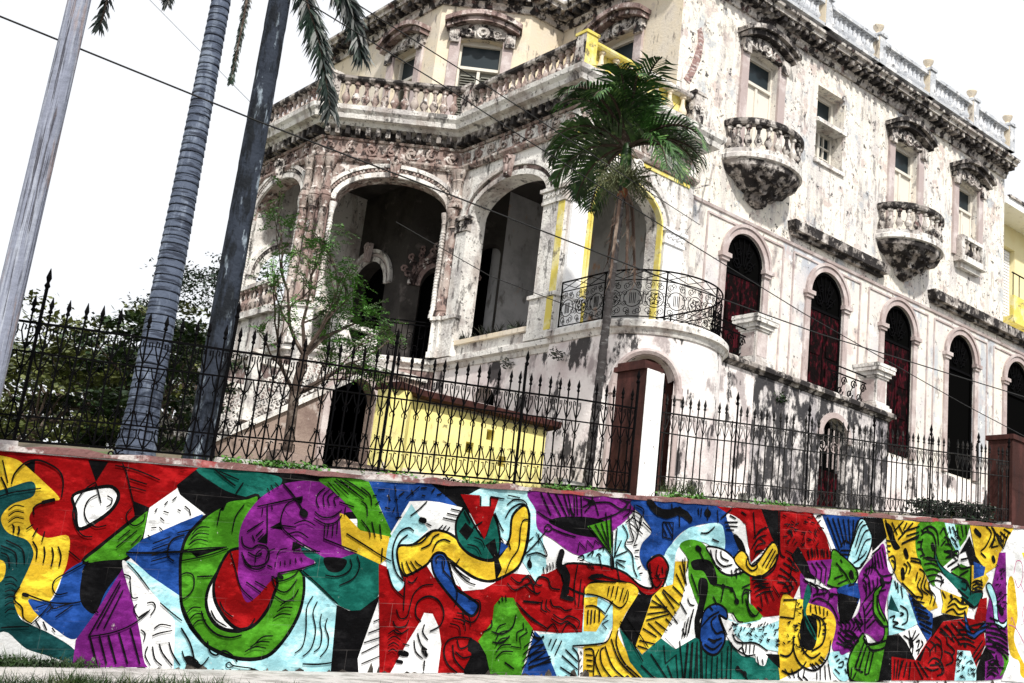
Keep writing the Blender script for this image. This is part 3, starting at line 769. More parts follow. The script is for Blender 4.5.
def pilaster(fr, s0, s1, z0, z1, m1, o=.07, o0=.001, cap=True, ped=True, capm=None):
    mb = MB(); fr.box(mb, s0, s1, z0, z1, o0, o)
    if ped:
        fr.box(mb, s0-.03, s1+.03, 4.69, 5.34, o0, o+.04); fr.box(mb, s0-.06, s1+.06, 5.341, 5.40, o0, o+.075); fr.box(mb, s0-.05, s1+.05, 4.682, 4.8, o0, o+.065)
    p = mb.build('pilaster', m1, H)
    if cap:
        mb = MB(); fr.box(mb, s0-.02, s1+.02, z1, z1+.05, o0, o+.03); fr.box(mb, s0-.01, s1+.01, z1+.051, z1+.2, o0, o+.02); fr.box(mb, s0-.05, s1+.05, z1+.201, z1+.26, o0, o+.06)
        n = max(2, int((s1-s0)/.09))
        for i in range(n):
            s = s0+(s1-s0)*(i+.5)/n; fr.tube(mb, scroll(s, z1+.13, .045, 0, 1.3, 8), .016, 4, o+.03)
        mb.build('capital', capm or m1, p)
    return p
pilaster(PA, .20, .50, 5.40, 6.90, M['white'], capm=M['soot']); pilaster(PA, 2.46, 2.98, 5.40, 6.90, M['white'], capm=M['white'])
pilaster(PS, .02, .34, 5.40, 6.90, M['purewhite'], o=.06); pilaster(PS, 2.06, 2.5, 5.40, 6.85, M['purewhite'])
pilaster(PC, .0, .14, 5.40, 7.05, M['white'], capm=M['soot']); pilaster(UB, 1.10, 1.32, 4.7, 8.3, M['interior'], ped=False)
mb = MB()                                               # yellow painted edges of the corner pier and the street arch
PA.box(mb, 2.83, 2.975, 5.41, 6.89, .0705, .078); PS.box(mb, .345, .44, 4.69, 7.0, .001, .03)
PS.slab(mb, [archband(1.23, .76, 7.08, .56, -.004, .035, 5.0)], -.06, .053)
PS.box(mb, 0, 2.6, 8.0, 8.06, .001, .02); PA.box(mb, 2.84, 2.985, 4.7, 5.33, .1105, .118)
mb.build('yellow_edge', M['yellow'], H)
def column(fr, s, o, r, z0, z1, m1, rope=False, capz=None):
    p = fr.pt(s, 0, o); mb = MB()
    mb.lathe((p.x, p.y, 0), [(r*1.5, z0), (r*1.5, z0+.05), (r*1.2, z0+.09), (r*1.35, z0+.12), (r, z0+.16), (r*.92, z1-.22), (r*1.15, z1-.2), (r*.95, z1-.17), (r*1.2, z1-.12), (r*1.65, z1-.03), (r*1.7, z1)], 14)
    c = mb.build('column', m1, H, True)
    if rope:
        mb = MB(); n = int((z1-z0-.5)/.055)
        for i in range(n): mb.lathe((p.x, p.y, z0+.2+i*.055), [(r*.7, 0), (r*1.12, .018), (r*1.12, .036), (r*.7, .055)], 10)
        mb.build('rope_moulding', m1, c, True)
    return c
for s, o in ((.03, .04), (.22, .07)): column(PB, s, o, .07, 5.40, 7.36, M['porch'])
column(PB, .36, .0, .045, 5.40, 7.30, M['white'], True); column(PB, 2.34, .02, .045, 5.40, 7.30, M['white'], True)
column(PB, 2.46, .08, .07, 5.40, 7.36, M['porch'])
column(PA, .10, .07, .08, 5.40, 7.2, M['porch'])
column(PC, 2.0, .02, .045, 5.40, 7.35, M['white'], True); column(PC, 2.17, .06, .075, 5.40, 7.36, M['porch']); column(PC, .19, .02, .045, 5.40, 7.35, M['white'], True)
for fr, s, o in ((PB, .03, .04), (PB, .22, .07), (PB, 2.46, .08), (PC, 2.17, .06), (PA, .10, .07)): column(fr, s, o, .07, 7.38, 8.08, M['porch'])
mb = MB()
for fr, a, b in ((PB, -.02, .36), (PB, 2.36, 2.56), (PA, -.02, .17), (PC, 1.95, 2.33), (PC, .0, .22)):
    mb = MB(); fr.box(mb, a, b, 4.69, 5.33, .002, .16); fr.box(mb, a-.03, b+.03, 5.331, 5.395, .002, .2); fr.box(mb, a-.02, b+.02, 4.683, 4.78, .003, .19)
    mb.build('pedestal', M['white'], H)
# sills, parapets and balustrade under the C arch
mb = MB(); PA.box(mb, .46, 2.5, 4.88, 4.955, -.28, .06); mb.build('sill', M['cream'], H)
mb = MB(); PC.box(mb, .23, 1.94, 5.343, 5.42, -.2, .06); mb.build('sill', M['cream'], H)
mb = MB(); PC.box(mb, -.05, 1.85, 5.86, 5.93, .02, .2); PC.box(mb, -.05, 1.85, 5.30, 5.42, .062, .22); PC.box(mb, -.05, 1.85, 4.69, 5.30, .003, .12)
cb = mb.build('porch_balustrade', M['white'], H)
for i in range(11):
    p = PC.pt(.05+i*.17, 5.42, .13); d = dup(B2, cb, p-wloc(cb)); d.scale = (1, 1, .92)
# iron railing between the front columns
mb = MB()
for z in (4.72, 5.30, 5.36): PB.tube(mb, [(.42, z), (2.32, z)], .014, 4, -.12)
for i in range(20): PB.tube(mb, [(.45+i*.1, 4.72), (.45+i*.1, 5.3)], .008, 4, -.12)
for i in range(9):
    for s in (-1, 1): PB.tube(mb, scroll(.55+i*.2+s*.04, 5.0+s*.1, .07, 0, 1.3*s, 10), .008, 3, -.12)
mb.build('iron_railing', M['iron'], H)

# --- stair with openwork balustrade climbing to the porch
SZ = lambda x: 3.66+.66*(x-9.35)
mb = MB(); ST = Fr((6.0, 16.4), (11.36, 16.4))
ST.slab(mb, [[(.3, 0), (5.36, 0), (5.36, 4.35), (4.4, 4.35), (4.3, SZ(10.3)-.02), (.3, SZ(6.3))], arch(3.95, .42, .02, 3.72, .36)], -.25, 0)
st = mb.build('staircase', M['stairbrown'], H)
mb = MB(); ST.box(mb, 3.5, 4.4, .5, 4.15, -.32, -.26); mb.build('stair_opening', M['black'], st)
mb = MB()
for i in range(14):
    x = 10.4-.28*i; mb.bx(x-.28, x, 16.66, 17.6, 0, 4.4-.18*i)
mb.bx(10.4, 11.3, 16.66, 17.0, 4.2, 4.55)
mb.build('steps', M['concrete'], st)
mb = MB()
ST.slab(mb, [[(.3, SZ(6.3)-.02), (4.3, SZ(10.3)-.02), (5.36, SZ(10.3)+.0), (5.36, SZ(10.3)+.07), (4.3, SZ(10.3)+.07), (.3, SZ(6.3)+.07)]], .001, .06)
mb.build('stringer', M['white'], st)
mb = MB()
for i in range(5):
    x0 = 6.75+i*.72; x1 = x0+.72; zt = SZ(x1)+.62
    ST.box(mb, x0-6-.07, x0-6+.07, SZ(x0)+.1, zt+.05, -.17, -.03); ST.box(mb, x0-6-.1, x0-6+.1, zt+.051, zt+.11, -.2, 0.0)
    ST.slab(mb, [[(x0-6+.07, zt-.08), (x1-6-.07, zt-.08), (x1-6-.07, zt), (x0-6+.07, zt)]], -.15, -.05)
    for gx in range(6):
        for gz in range(5):
            xx = x0-6+.13+gx*.093+(.04 if gz % 2 else 0); zz = SZ(xx+6)+.14+gz*.115
            if zz < zt-.1 and xx < x1-6-.06: ST.tube(mb, scroll(xx, zz, .062, gx*1.7+gz, 1.1*(1 if (gx+gz) % 2 else -1), 8, .35), .017, 4, -.1)
    ST.tube(mb, [(x0-6+.07, SZ(x0)+.2), (x0-6+.36, SZ(x0)+.42), (x1-6-.07, SZ(x1)+.3)], .022, 4, -.1)
    ST.tube(mb, [(x0-6+.07, zt-.1), (x0-6+.36, SZ(x0)+.5), (x1-6-.07, SZ(x1)+.12)], .022, 4, -.1)
mb.build('stair_balustrade', M['white'], st)
mb = MB(); ST.box(mb, 4.42, 4.58, .5, 3.72, .001, .07); ST.box(mb, 4.39, 4.61, 3.72, 3.85, .001, .1); ST.slab(mb, [archband(3.95, .42, 3.72, .36, 0, .1)], .001, .05)
ST.box(mb, 3.42, 3.53, .5, 3.72, .001, .06)
mb.build('arch_surround', M['pinktrim'], st)

# --- round tower base with the iron balcony
dc = Vector((12.35, 12.3)); dr = 1.08; DA = []; NST = 90
path = [(dc.x-dr, 13.29)] + [(dc.x+dr*math.cos(t), dc.y+dr*math.sin(t)) for t in [math.pi+math.pi*i/NST for i in range(NST+1)]] + [(dc.x+dr, 13.29)]
ang0 = math.atan2(-dc.y, -dc.x)+2*math.pi; ang0 = math.radians(225.5)
dhw, dzs, dapex = .40, 3.85, 4.27
def door_z(x, y):
    t = math.atan2(y-dc.y, x-dc.x) % (2*math.pi); s = (t-ang0)*dr
    if abs(s) < dhw and y <= dc.y+.001: return dzs+(dapex-dzs)*math.sqrt(max(0, 1-(s/dhw)**2))
    return None
mb = MB()
for i in range(len(path)-1):
    (xa, ya), (xb, yb) = path[i], path[i+1]
    za, zb = door_z(xa, ya), door_z(xb, yb)
    if za is None or zb is None: za = zb = 0
    mb.quad((xa, ya, za), (xb, yb, zb), (xb, yb, 4.66), (xa, ya, 4.66))
    ra = Vector((xa, ya))-dc; rb_ = Vector((xb, yb))-dc
    if za:                                               # soffit of the doorway
        q1, q2 = dc+ra*.8, dc+rb_*.8
        mb.quad((xa, ya, za), (xb, yb, zb), (q2.x, q2.y, zb), (q1.x, q1.y, za))
dm = mb.build('round_base', M['base'], H, True, fixn=False)
mb = MB(); mb.sweep(path, [(-.05, 4.56), (.02, 4.57), (.05, 4.64), (.09, 4.66), (.09, 4.74), (.05, 4.78), (-.05, 4.78)])
mb.prism([path], lambda a, b: (a, b, 4.775), lambda a, b: (a, b, 4.6)); mb.build('balcony_floor', M['white'], dm)
def DP(s, z, o=0): t = ang0+s/dr; return Vector((dc.x+(dr+o)*math.cos(t), dc.y+(dr+o)*math.sin(t), z))
mb = MB()
mb.tube([DP(-dhw-.05, dzs-.02, .02)]+[DP(-(dhw+.05)*math.cos(math.pi*i/16), dzs+(dapex-dzs+.05)*math.sin(math.pi*i/16), .02) for i in range(17)]+[DP(dhw+.05, dzs-.02, .02)], .05, 6)
for s in (-1, 1):
    for (z0, z1, o, w) in ((0, 3.7, .03, .05), (3.7, 3.76, .06, .08), (3.76, 3.86, .05, .07)):
        mb.tube([DP(s*(dhw+.06), z0, 0), DP(s*(dhw+.06), z1, 0)], w, 6)
mb.build('doorway_arch', M['pinktrim'], dm)
mb = MB()
ps = [DP(s, 0, -.2) for s in (-.5, -.25, 0, .25, .5)]
for a, b in zip(ps[:-1], ps[1:]): mb.quad((a.x, a.y, 0), (b.x, b.y, 0), (b.x, b.y, 4.4), (a.x, a.y, 4.4))
mb.build('round_base_door', M['maroon'], dm, fixn=False)
# iron balcony railing
rp = [(dc.x-dr+.06, 13.2)] + [(dc.x+(dr-.05)*math.cos(math.pi+math.pi*i/40), dc.y+(dr-.05)*math.sin(math.pi+math.pi*i/40)) for i in range(41)] + [(dc.x+dr-.06, 13.2)]
def along(d):
    for (xa, ya), (xb, yb) in zip(rp[:-1], rp[1:]):
        l = math.hypot(xb-xa, yb-ya)
        if d <= l: return (xa+(xb-xa)*d/l, ya+(yb-ya)*d/l)
        d -= l
    return rp[-1]
RL = sum(math.hypot(b[0]-a[0], b[1]-a[1]) for a, b in zip(rp[:-1], rp[1:]))
def rpt(d, z): x, y = along(max(0, min(RL-.001, d))); return (x, y, z)
mb = MB()
for z, r in ((4.84, .009), (5.38, .009), (5.53, .013)): mb.tube([(x, y, z) for x, y in rp], r, 5)
nb = int(RL/.30)
for i in range(nb+1):
    d = RL*i/nb
    if i % 3 == 0: mb.tube([rpt(d, 4.78), rpt(d, 5.53)], .013, 5)
    if i < nb:
        m_ = d+RL/nb/2
        mb.tube([rpt(m_+.13*math.cos(t), 5.11+.13*math.sin(t)) for t in [k*math.pi/8 for k in range(17)]], .0065, 4)
        if i % 2:
            for k in range(6): mb.tube([rpt(m_+.07*math.cos(t+k*1.047)+.06*math.cos(k*1.047)*0, 5.11+.07*math.sin(t+k*1.047)) for t in (0, .5)], .01, 3)
            for k in range(6):
                a = k*math.pi/3; mb.tube([rpt(m_+.045*math.cos(a+t)*1+.055*math.cos(a), 5.11+.055*math.sin(a)+.045*math.sin(a+t)) for t in (0, 1.57, 3.14, 4.7, 6.28)], .007, 3)
        else:
            for k in (-.04, -.015, .015, .04): mb.tube([rpt(m_+k, 5.03), rpt(m_+k, 5.19)], .007, 3)
        for sx in (-1, 1):
            for sz in (-1, 1):
                mb.tube([rpt(m_+sx*.09+x, 5.11+sz*.18+z) for x, z in scroll(0, 0, .055, 1.5*sx, 1.4*sx*sz, 10)], .006, 3)
                mb.tube([rpt(m_+sx*.12+x, 5.11+sz*.07+z) for x, z in scroll(0, 0, .045, 3.0*sx, 1.3*sx*sz, 9)], .0055, 3)
                mb.tube([rpt(m_+sx*.05+x, 5.11+sz*.215+z) for x, z in scroll(0, 0, .04, 1.0*sx, -1.3*sx*sz, 9)], .0055, 3)
        mb.tube([rpt(d, 5.40), rpt(d+RL/nb, 5.52)], .007, 3); mb.tube([rpt(d, 5.52), rpt(d+RL/nb, 5.40)], .007, 3)
mb.build('balcony_railing', M['iron'], dm)

# --- raised terrace before the first doors
TF = Fr((13.2, 11.85), (17.85, 11.85)); TR = Fr((17.85, 11.85), (17.85, 13.86))
mb = MB(); TF.wall(mb, 0, 1.05, 0, 4.68, -.25, 0); mb.build('terrace_wall_clean', M['base'], H)
mb = MB(); TF.wall(mb, 1.053, TF.L, 0, 4.68, -.25, .004, [arch(16.33-13.2, .36, .1, 4.05, .36)]); TR.wall(mb, .003, TR.L, 0, 4.68, -.25, 0); tw = mb.build('terrace_wall', M['blackstain'], H)
mb = MB(); TF.box(mb, 2.7, 3.6, 0, 4.5, -.24, -.2); mb.build('terrace_door', M['black'], tw)
mb = MB(); TF.box(mb, 2.8, 3.1, 0, 3.55, -.19, -.12); TF.box(mb, 3.12, 3.44, 0, 3.55, -.19, -.12); mb.build('door_leaf', M['reddoor'], tw)
mb = MB(); TF.slab(mb, [archband(3.13, .36, 4.05, .36, 0, .09)], .005, .05)
for i in range(5): TF.tube(mb, [(2.84+i*.145, 3.6), (2.84+i*.145, 4.25)], .012, 4, -.1)
for s in (-1, 1): TF.tube(mb, scroll(3.13+s*.16, 3.95, .12, 0, 1.5*s, 12), .01, 4, -.1)
mb.build('door_grille', M['pinktrim'], tw)
mb = MB(); mb.bx(13.2, 17.84, 11.87, 13.85, 4.5, 4.74); mb.build('terrace_floor', M['concrete'], H)
mb = MB(); mb.sweep([(13.3, 11.85), (17.85, 11.85), (17.85, 13.85)], [(-.2, 4.685), (.03, 4.685), (.05, 4.72), (.10, 4.74), (.10, 4.80), (.07, 4.83), (-.2, 4.83)]); mb.build('terrace_ledge', M['soot_shade'], H)
def pillar(x):
    mb = MB(); c = (x, 12.08)
    for (w, z0, z1) in ((.46, 4.831, 4.92), (.40, 4.921, 4.97), (.32, 4.971, 5.42), (.37, 5.421, 5.46), (.43, 5.461, 5.53), (.52, 5.531, 5.60), (.54, 5.601, 5.66)):
        mb.box((c[0], c[1], (z0+z1)/2), (w, w, z1-z0))
    p = mb.build('terrace_pillar', M['white'], H)
    mb = MB(); mb.box((c[0], c[1]-.1615, 5.2), (.24, .006, .38)); mb.box((c[0]-.1615, c[1], 5.2), (.006, .24, .38)); mb.build('pillar_panel', M['pinktrim'], p)
pillar(14.47); pillar(17.72)
f = Fr((13.4, 12.08), (17.5, 12.08))
for a, b in ((0.02, .85), (3.0, 4.1)):
    mb = MB()
    for z in (4.9, 5.3, 5.42): f.tube(mb, [(a, z), (b, z)], .014, 4)
    n = int((b-a)/.22)
    for i in range(n):
        x = a+(i+.5)*(b-a)/n
        for s in (-1, 1): f.tube(mb, scroll(x+s*.05, 5.1+s*.09, .09, 0, 1.3*s, 10), .011, 4)
        f.tube(mb, [(x-.11, 4.9), (x+.11, 5.3)], .009, 4)
    mb.build('terrace_railing', M['iron'], H)
# rain pipes in the corner beside the porch
mb = MB()
for x, r in ((14.16, .045), (14.36, .035)): mb.tube([(x, 13.80, 4.8), (x, 13.80, 7.9), (x+.04, 13.80, 8.3)], r, 8)
mb.tube([(14.9, 13.6, 9.0), (14.75, 13.55, 8.4), (14.1, 13.35, 8.05)], .018, 5)
mb.build('rain_pipe', M['soot'], H)
# ------------------------------------------------------------------ neighbouring house at the far end
NB = empty('yellow_house', (29, 16, 3.5), 'pale yellow house with a balcony and white shutters beside the mansion', 'house')
f = Fr((27.35, 15.6), (36, 15.6)); mb = MB()
f.wall(mb, 0, f.L, 0, 12.6, -.3, 0, [[(.95, 9.7), (1.7, 9.7), (1.7, 12.0), (.95, 12.0)]]); mb.bx(27.35, 27.6, 15.9, 24, 0, 12.6); mb.bx(27.6, 36, 23.8, 24.1, 0, 12.6)
mb.build('house_wall', M['neighbour'], NB)
mb = MB(); f.box(mb, -.15, f.L, 12.6, 12.8, -8.5, .75); mb.build('roof', M['purewhite'], NB)
mb = MB(); f.box(mb, -.02, f.L, 12.801, 12.86, -8.5, .8); mb.build('roof_edge', M['soot'], NB)
mb = MB(); f.box(mb, .0, f.L, 9.45, 9.62, .001, .9); f.box(mb, .0, f.L, 9.621, 10.15, .8, .9); b = mb.build('balcony', M['yellow'], NB)
mb = MB(); f.tube(mb, [(0.0, 10.75), (f.L, 10.75)], .02, 5, .85)
for i in range(28): f.tube(mb, [(.05+i*.3, 10.15), (.05+i*.3, 10.75)], .012, 4, .85)
mb.build('railing', M['iron'], b)
mb = MB()
for a in (.97, 1.34):
    f.box(mb, a, a+.35, 9.72, 11.98, -.2, -.14)
    for i in range(26): f.box(mb, a+.04, a+.31, 9.8+i*.083, 9.85+i*.083, -.139, -.12)
mb.build('shutter', M['purewhite'], NB)

# ------------------------------------------------------------------ low yellow annex
AX = empty('low_annex', (8.1, 11.4, 1.6), 'low yellow outbuilding with maroon roof edge and small square vents behind the iron fence', 'outbuilding')
P1, P2, P3 = (7.0, 10.77), (7.41, 10.88), (9.11, 10.62)
fa, f = Fr(P1, P2), Fr(P2, P3); mb = MB()
hs = [[(x-.05, z-.06), (x+.05, z-.06), (x+.05, z+.06), (x-.05, z+.06)] for x, z in ((.73, 2.24), (.98, 2.43), (1.17, 2.16))]
f.wall(mb, 0, f.L,   .8, 2.66, -.2, 0, hs); fa.wall(mb, 0, fa.L,   .8, 2.66, -.2, 0)
Fr((9.1, 13.2), P1).wall(mb, 0, 3.2, .8, 2.655, -.2, 0); Fr(P3, (10.9, 13.2)).wall(mb, .01, 3.1, .8, 2.655, -.2, 0)
mb.build('annex_wall', M['annex'], AX)
mb = MB(); mb.sweep([P1, P2, (P3[0]+.12, P3[1]-.02)], [(-.25, 2.655), (.08, 2.655), (.12, 2.67), (.13, 2.735), (-.25, 2.735)])
mb.build('roof_edge', M['maroon'], AX)
mb = MB(); mb.prism([[P1, P2, P3, (10.9, 13.2), (9.1, 13.2)]], lambda a, b: (a, b, 2.76+max(0, b-10.7)*.10), lambda a, b: (a, b, 2.62)); mb.build('roof', M['pinktrim'], AX)
mb = MB(); f.box(mb, .5, 1.4, 2.0, 2.55, -.26, -.21); mb.build('vent_hole', M['black'], AX)
mb = MB(); f.box(mb, 0, f.L, 1.2, 1.86, .001, .03); fa.box(mb, 0, fa.L-.01, 1.2, 1.86, .001, .03); mb.build('plinth', M['cream'], AX)

# ------------------------------------------------------------------ gate pillars
x0, y0 = 9.82, 9.76; zb, zt = ztop(9.9)-.2, 3.52
GP = empty('gate_pillar', (9.96, 10.0, ztop(9.96)), 'square gate pillar with one white painted face and one brown face', 'pillar')
mb = MB(); mb.bx(x0+.004, x0+.28, y0+.004, y0+.50, zb, zt-.06); mb.build('shaft', M['maroon'], GP)
mb = MB(); mb.bx(x0-.003, x0+.283, y0-.004, y0+.003, zb, zt-.06); mb.build('white_face', M['purewhite'], GP)
mb = MB(); mb.bx(x0-.03, x0+.29, y0+.02, y0+.54, zt-.0599, zt+.0); mb.bx(x0-.01, x0+.27, y0+.05, y0+.5, zt+.001, zt+.05); mb.build('cap', M['maroon'], GP)
MP = empty('maroon_pillar', (18.4, 9.9, ztop(18.4)), 'dark maroon gate pillar at the far end of the iron fence', 'pillar')
mb = MB(); mb.bx(18.2, 18.6, 9.78, 10.2, ztop(18)-.2, 4.32); mb.build('shaft', M['maroon'], MP)
mb = MB(); mb.bx(18.17, 18.63, 9.75, 10.23, 4.321, 4.40); mb.build('cap', M['maroon'], MP)

# ------------------------------------------------------------------ iron fences on the garden wall
FN = Fr((0, 9.80), (30, 9.80))
def fence(label, xs_posts, rich):
    xa, xb = xs_posts[0], xs_posts[-1]; xm = (xa+xb)/2; q = random.Random(int(xm*7))
    root = empty('iron_fence', (xm, 9.8, ztop(xm)), label, 'fence', 'iron fences on the mural wall')
    for x in xs_posts:
        z = ztop(x); mb = MB(); l = q.uniform(-.012, .012); ph = 1.36 if rich else 1.29
        mb.tube([(x, 9.8, z-.13), (x+l*.5, 9.8, z+.6), (x+l, 9.8+q.uniform(-.01, .01), z+ph)], .016 if rich else .012, 4)
        mb.lathe((x+l, 9.8, z+ph-.005), [(.015, 0), (.026, .02), (.012, .05), (.024, .09), (.003, .17)], 6)
        mb.build('post', M['iron'], root)
    rr = .0088 if rich else .0082
    for a, b in zip(xs_posts[:-1], xs_posts[1:]):
        mb = MB(); g = lambda x: ztop(x); L = b-a; tw = [q.uniform(-.012, .012) for _ in range(4)]
        for h, r, w in ((.10, .013, tw[0]), (.30, .010, tw[1]), (.82, .010, tw[2]), (1.06, .013, tw[3])):
            FN.tube(mb, [(a, g(a)+h), ((a+b)/2, g((a+b)/2)+h+w, .0), (b, g(b)+h)], r, 4)
        n = max(2, round(L/(.137 if rich else .132))); d = L/n
        for i in range(n):
            x = a+(i+.5)*d; z = g(x)
            bend = q.gauss(0, .006); lean = q.gauss(0, .008); broken = q.random() < .05
            if q.random() < .02: continue
            FN.tube(mb, [(x, z+.10), (x+bend, z+.6, q.gauss(0, .006)), (x+lean, z+(1.08 if broken else 1.17))], rr, 4)
            if not broken: mb.lathe((x+lean, 9.8, z+1.15), [(rr, 0), (.021, .012), (.011, .035), (.021, .065), (.002, .14)], 5)
            for s in (-1, 1):                            # curls under the spear, heart scrolls and foot scrolls
                w_ = .0072 if rich else .0058
                FN.tube(mb, [(x, z+.84), (x+s*.028, z+.90), (x+s*.055, z+.98), (x+s*.05, z+1.04), (x+s*.025, z+1.03), (x+s*.03, z+.99)], w_, 3)
                if rich:
                    FN.tube(mb, [(x, z+.68), (x+s*.035, z+.73), (x+s*.06, z+.81)], w_, 3)
                    FN.tube(mb, [(x+s*.004, z+.70), (x+s*.03, z+.66), (x+s*.02, z+.63)], .0055, 3)
                FN.tube(mb, [(x, z+.12), (x+s*.03, z+.16), (x+s*.062, z+.22), (x+s*.055, z+.28), (x+s*.03, z+.27)], w_, 3)
                if rich:
                    FN.tube(mb, [(x, z+.44), (x+s*.03, z+.38), (x+s*.058, z+.31)], w_, 3)
                    FN.tube(mb, [(x, z+.42), (x+s*.03, z+.44), (x+s*.025, z+.40)], .0055, 3)
        xm_ = (a+b)/2; z = g(xm_)
        for s in (-1, 1): FN.tube(mb, scroll(xm_+s*.045, z+.05, .048, math.pi/2, 1.3*s, 12), .008, 4)
        mb.build('picket_panel', M['iron'] if rich else M['iron_grey'], root)
    q = random.Random(int(xa*10)); x = xa
    while x < xb:                                        # broken concrete footing under the bars
        l = q.uniform(.35, .9)
        if q.random() < .62:
            h = q.uniform(.04, .12); x1 = min(xb, x+l); mb = MB(); FN.slab(mb, [[(x, ztop(x)-.06), (x1, ztop(x1)-.06), (x1-.02, ztop(x1)+h), (x+.02, ztop(x)+h)]], -.09-q.uniform(0, .03), .06)
            mb.build('footing', M['concrete'], root)
        x += l
fence('black wrought iron spear fence standing before the palm trunks and the yellow annex', [-1.95, -.35, 1.28, 2.95, 4.62, 6.34, 8.04, 9.72], True)
fence('black wrought iron spear fence running from the white gate pillar to the maroon pillar', [10.16, 11.5, 12.96, 14.43, 15.88, 17.22, 18.12], False)
mb = MB(); q = random.Random(3)
for (x, y, w, d, h) in ((5.55, 10.02, .55, .3, .16), (6.3, 10.05, .6, .25, .12), (9.0, 10.02, .4, .2, .14), (12.2, 10.0, .6, .2, .14)):
    b_ = MB(); z = zgard(x, y)
    b_.prism([[(x-w/2, y-d/2), (x+w/2-.03, y-d/2+.02), (x+w/2, y+d/2), (x-w/2+.04, y+d/2-.03)]], lambda a, c: (a, c, z+h), lambda a, c: (a*1.0, c, z-.1))
    o = b_.build('kerb_block', M['stairbrown'] if x < 7 else M['concrete'])
    lb = {5.55: 'low pinkish stone block behind the fence below the stair', 6.3: 'low pinkish stone block behind the fence beside the yellow annex', 9.0: 'pale concrete block at the foot of the slim palm', 12.2: 'pale concrete block behind the fence under the terrace wall'}[x]
    tag(o, lb, 'block')

# ------------------------------------------------------------------ palms
def pinnate(mb, base, d0, length, droop, nl, ll, w, twist=0., sag=.5, taper=True, q=rnd, up_fold=.35):
    """one pinnate frond: returns nothing, adds leaflets (two quads each) and a rachis"""
    d = Vector(d0).normalized(); p = Vector(base); pts = []; n = 14; st = length/n
    side0 = d.cross(Vector((0, 0, 1)))
    if side0.length < 1e-3: side0 = Vector((1, 0, 0))
    side0.normalize()
    dirs = []
    for i in range(n+1):
        pts.append(p.copy()); dirs.append(d.copy())
        p = p + d*st
        d = (d + Vector((0, 0, -1))*droop*(.35+1.3*i/n)/n).normalized()
    mb.cur = 1
    mb.tube(pts, [.022*length*(1-.85*i/n)+.003 for i in range(n+1)], 4)
    mb.cur = 0
    for k in range(nl):
        t = .10+.90*k/(nl-1); fi = t*n; i = min(int(fi), n-1); a = fi-i
        c = pts[i].lerp(pts[i+1], a); dd = dirs[i].lerp(dirs[i+1], a).normalized()
        side = (side0 - dd*side0.dot(dd)).normalized(); upv = side.cross(dd)
        if upv.z < 0: upv = -upv
        l = ll*(math.sin(math.pi*min(1, .22+.78*t))**.6+.12 if taper else 1.0)*q.uniform(.8, 1.1)
        for s in (-1, 1):
            ld = (side*s*.86 + dd*(.45+.5*t) + upv*(up_fold*(1-t)+q.uniform(-.12, .18))).normalized()
            m1 = c + ld*l*.5; ld2 = (ld + Vector((0, 0, -1))*sag*q.uniform(.6, 1.4)).normalized(); e = m1 + ld2*l*.55
            wv = (dd*.8+upv*.2*s).normalized()*w
            mb.add([c-wv*.5, c+wv*.5, m1+wv*.6, m1-wv*.6, e], [(0, 1, 2, 3), (3, 2, 4)])
def ringed_trunk(name, base, top, r0, r1, m, parent, bulge=0., ring=.14, depth=.018, n=14):
    b, t = Vector(base), Vector(top); L = (t-b).length; k = max(4, int(L/ring)); pts = []; rr = []
    for i in range(k):
        for (f_, dr_) in ((0, 0), (.12, depth), (.85, depth*.4)):
            u = (i+f_)/k; pts.append(b.lerp(t, u)+Vector((math.sin(u*5)*bulge, math.cos(u*4)*bulge, 0)))
            rr.append((r0+(r1-r0)*u**.8)*(1+.25*max(0, .10-u)/.10)+dr_)
    mb = MB(); mb.tube(pts, rr, n); return mb.build(name, m, parent, True)
def palm(name, label, base, htop, r0, r1, m, fronds, leafm, lean=(0, 0), **kw):
    root = empty('palm_tree', base, label, 'palm tree')
    top = (base[0]+lean[0], base[1]+lean[1], htop)
    ringed_trunk('trunk', (base[0], base[1], base[2]-.15), top, r0, r1, m, root, **kw)
    for (az, el, length, droop, nl, ll, w, sag, fold) in fronds:
        mb = MB(); d = (math.cos(R_(az))*math.cos(R_(el)), math.sin(R_(az))*math.cos(R_(el)), math.sin(R_(el)))
        pinnate(mb, top, d, length, droop, nl, ll, w, sag=sag, up_fold=fold)
        mb.build('frond', [leafm, M['branch']], root, fixn=False)
    return root, top
q = random.Random(21)
# tall ringed palm
fr_a = [(az, el, q.uniform(2.0, 2.4), q.uniform(1.5, 2.2), 54, .42, .026, .7, .25) for az, el in ((10, 55), (60, 62), (120, 55), (215, 60), (265, 52), (320, 58))]
palm_a, topa = palm('palm', 'tall palm with a grey blue trunk scored with close rings', (4.14, 10.3, zgard(4.14, 10.3)), 7.3, .155, .068, M['bark'], fr_a, M['frond'], lean=(-.03, 0), ring=.075, depth=.010)
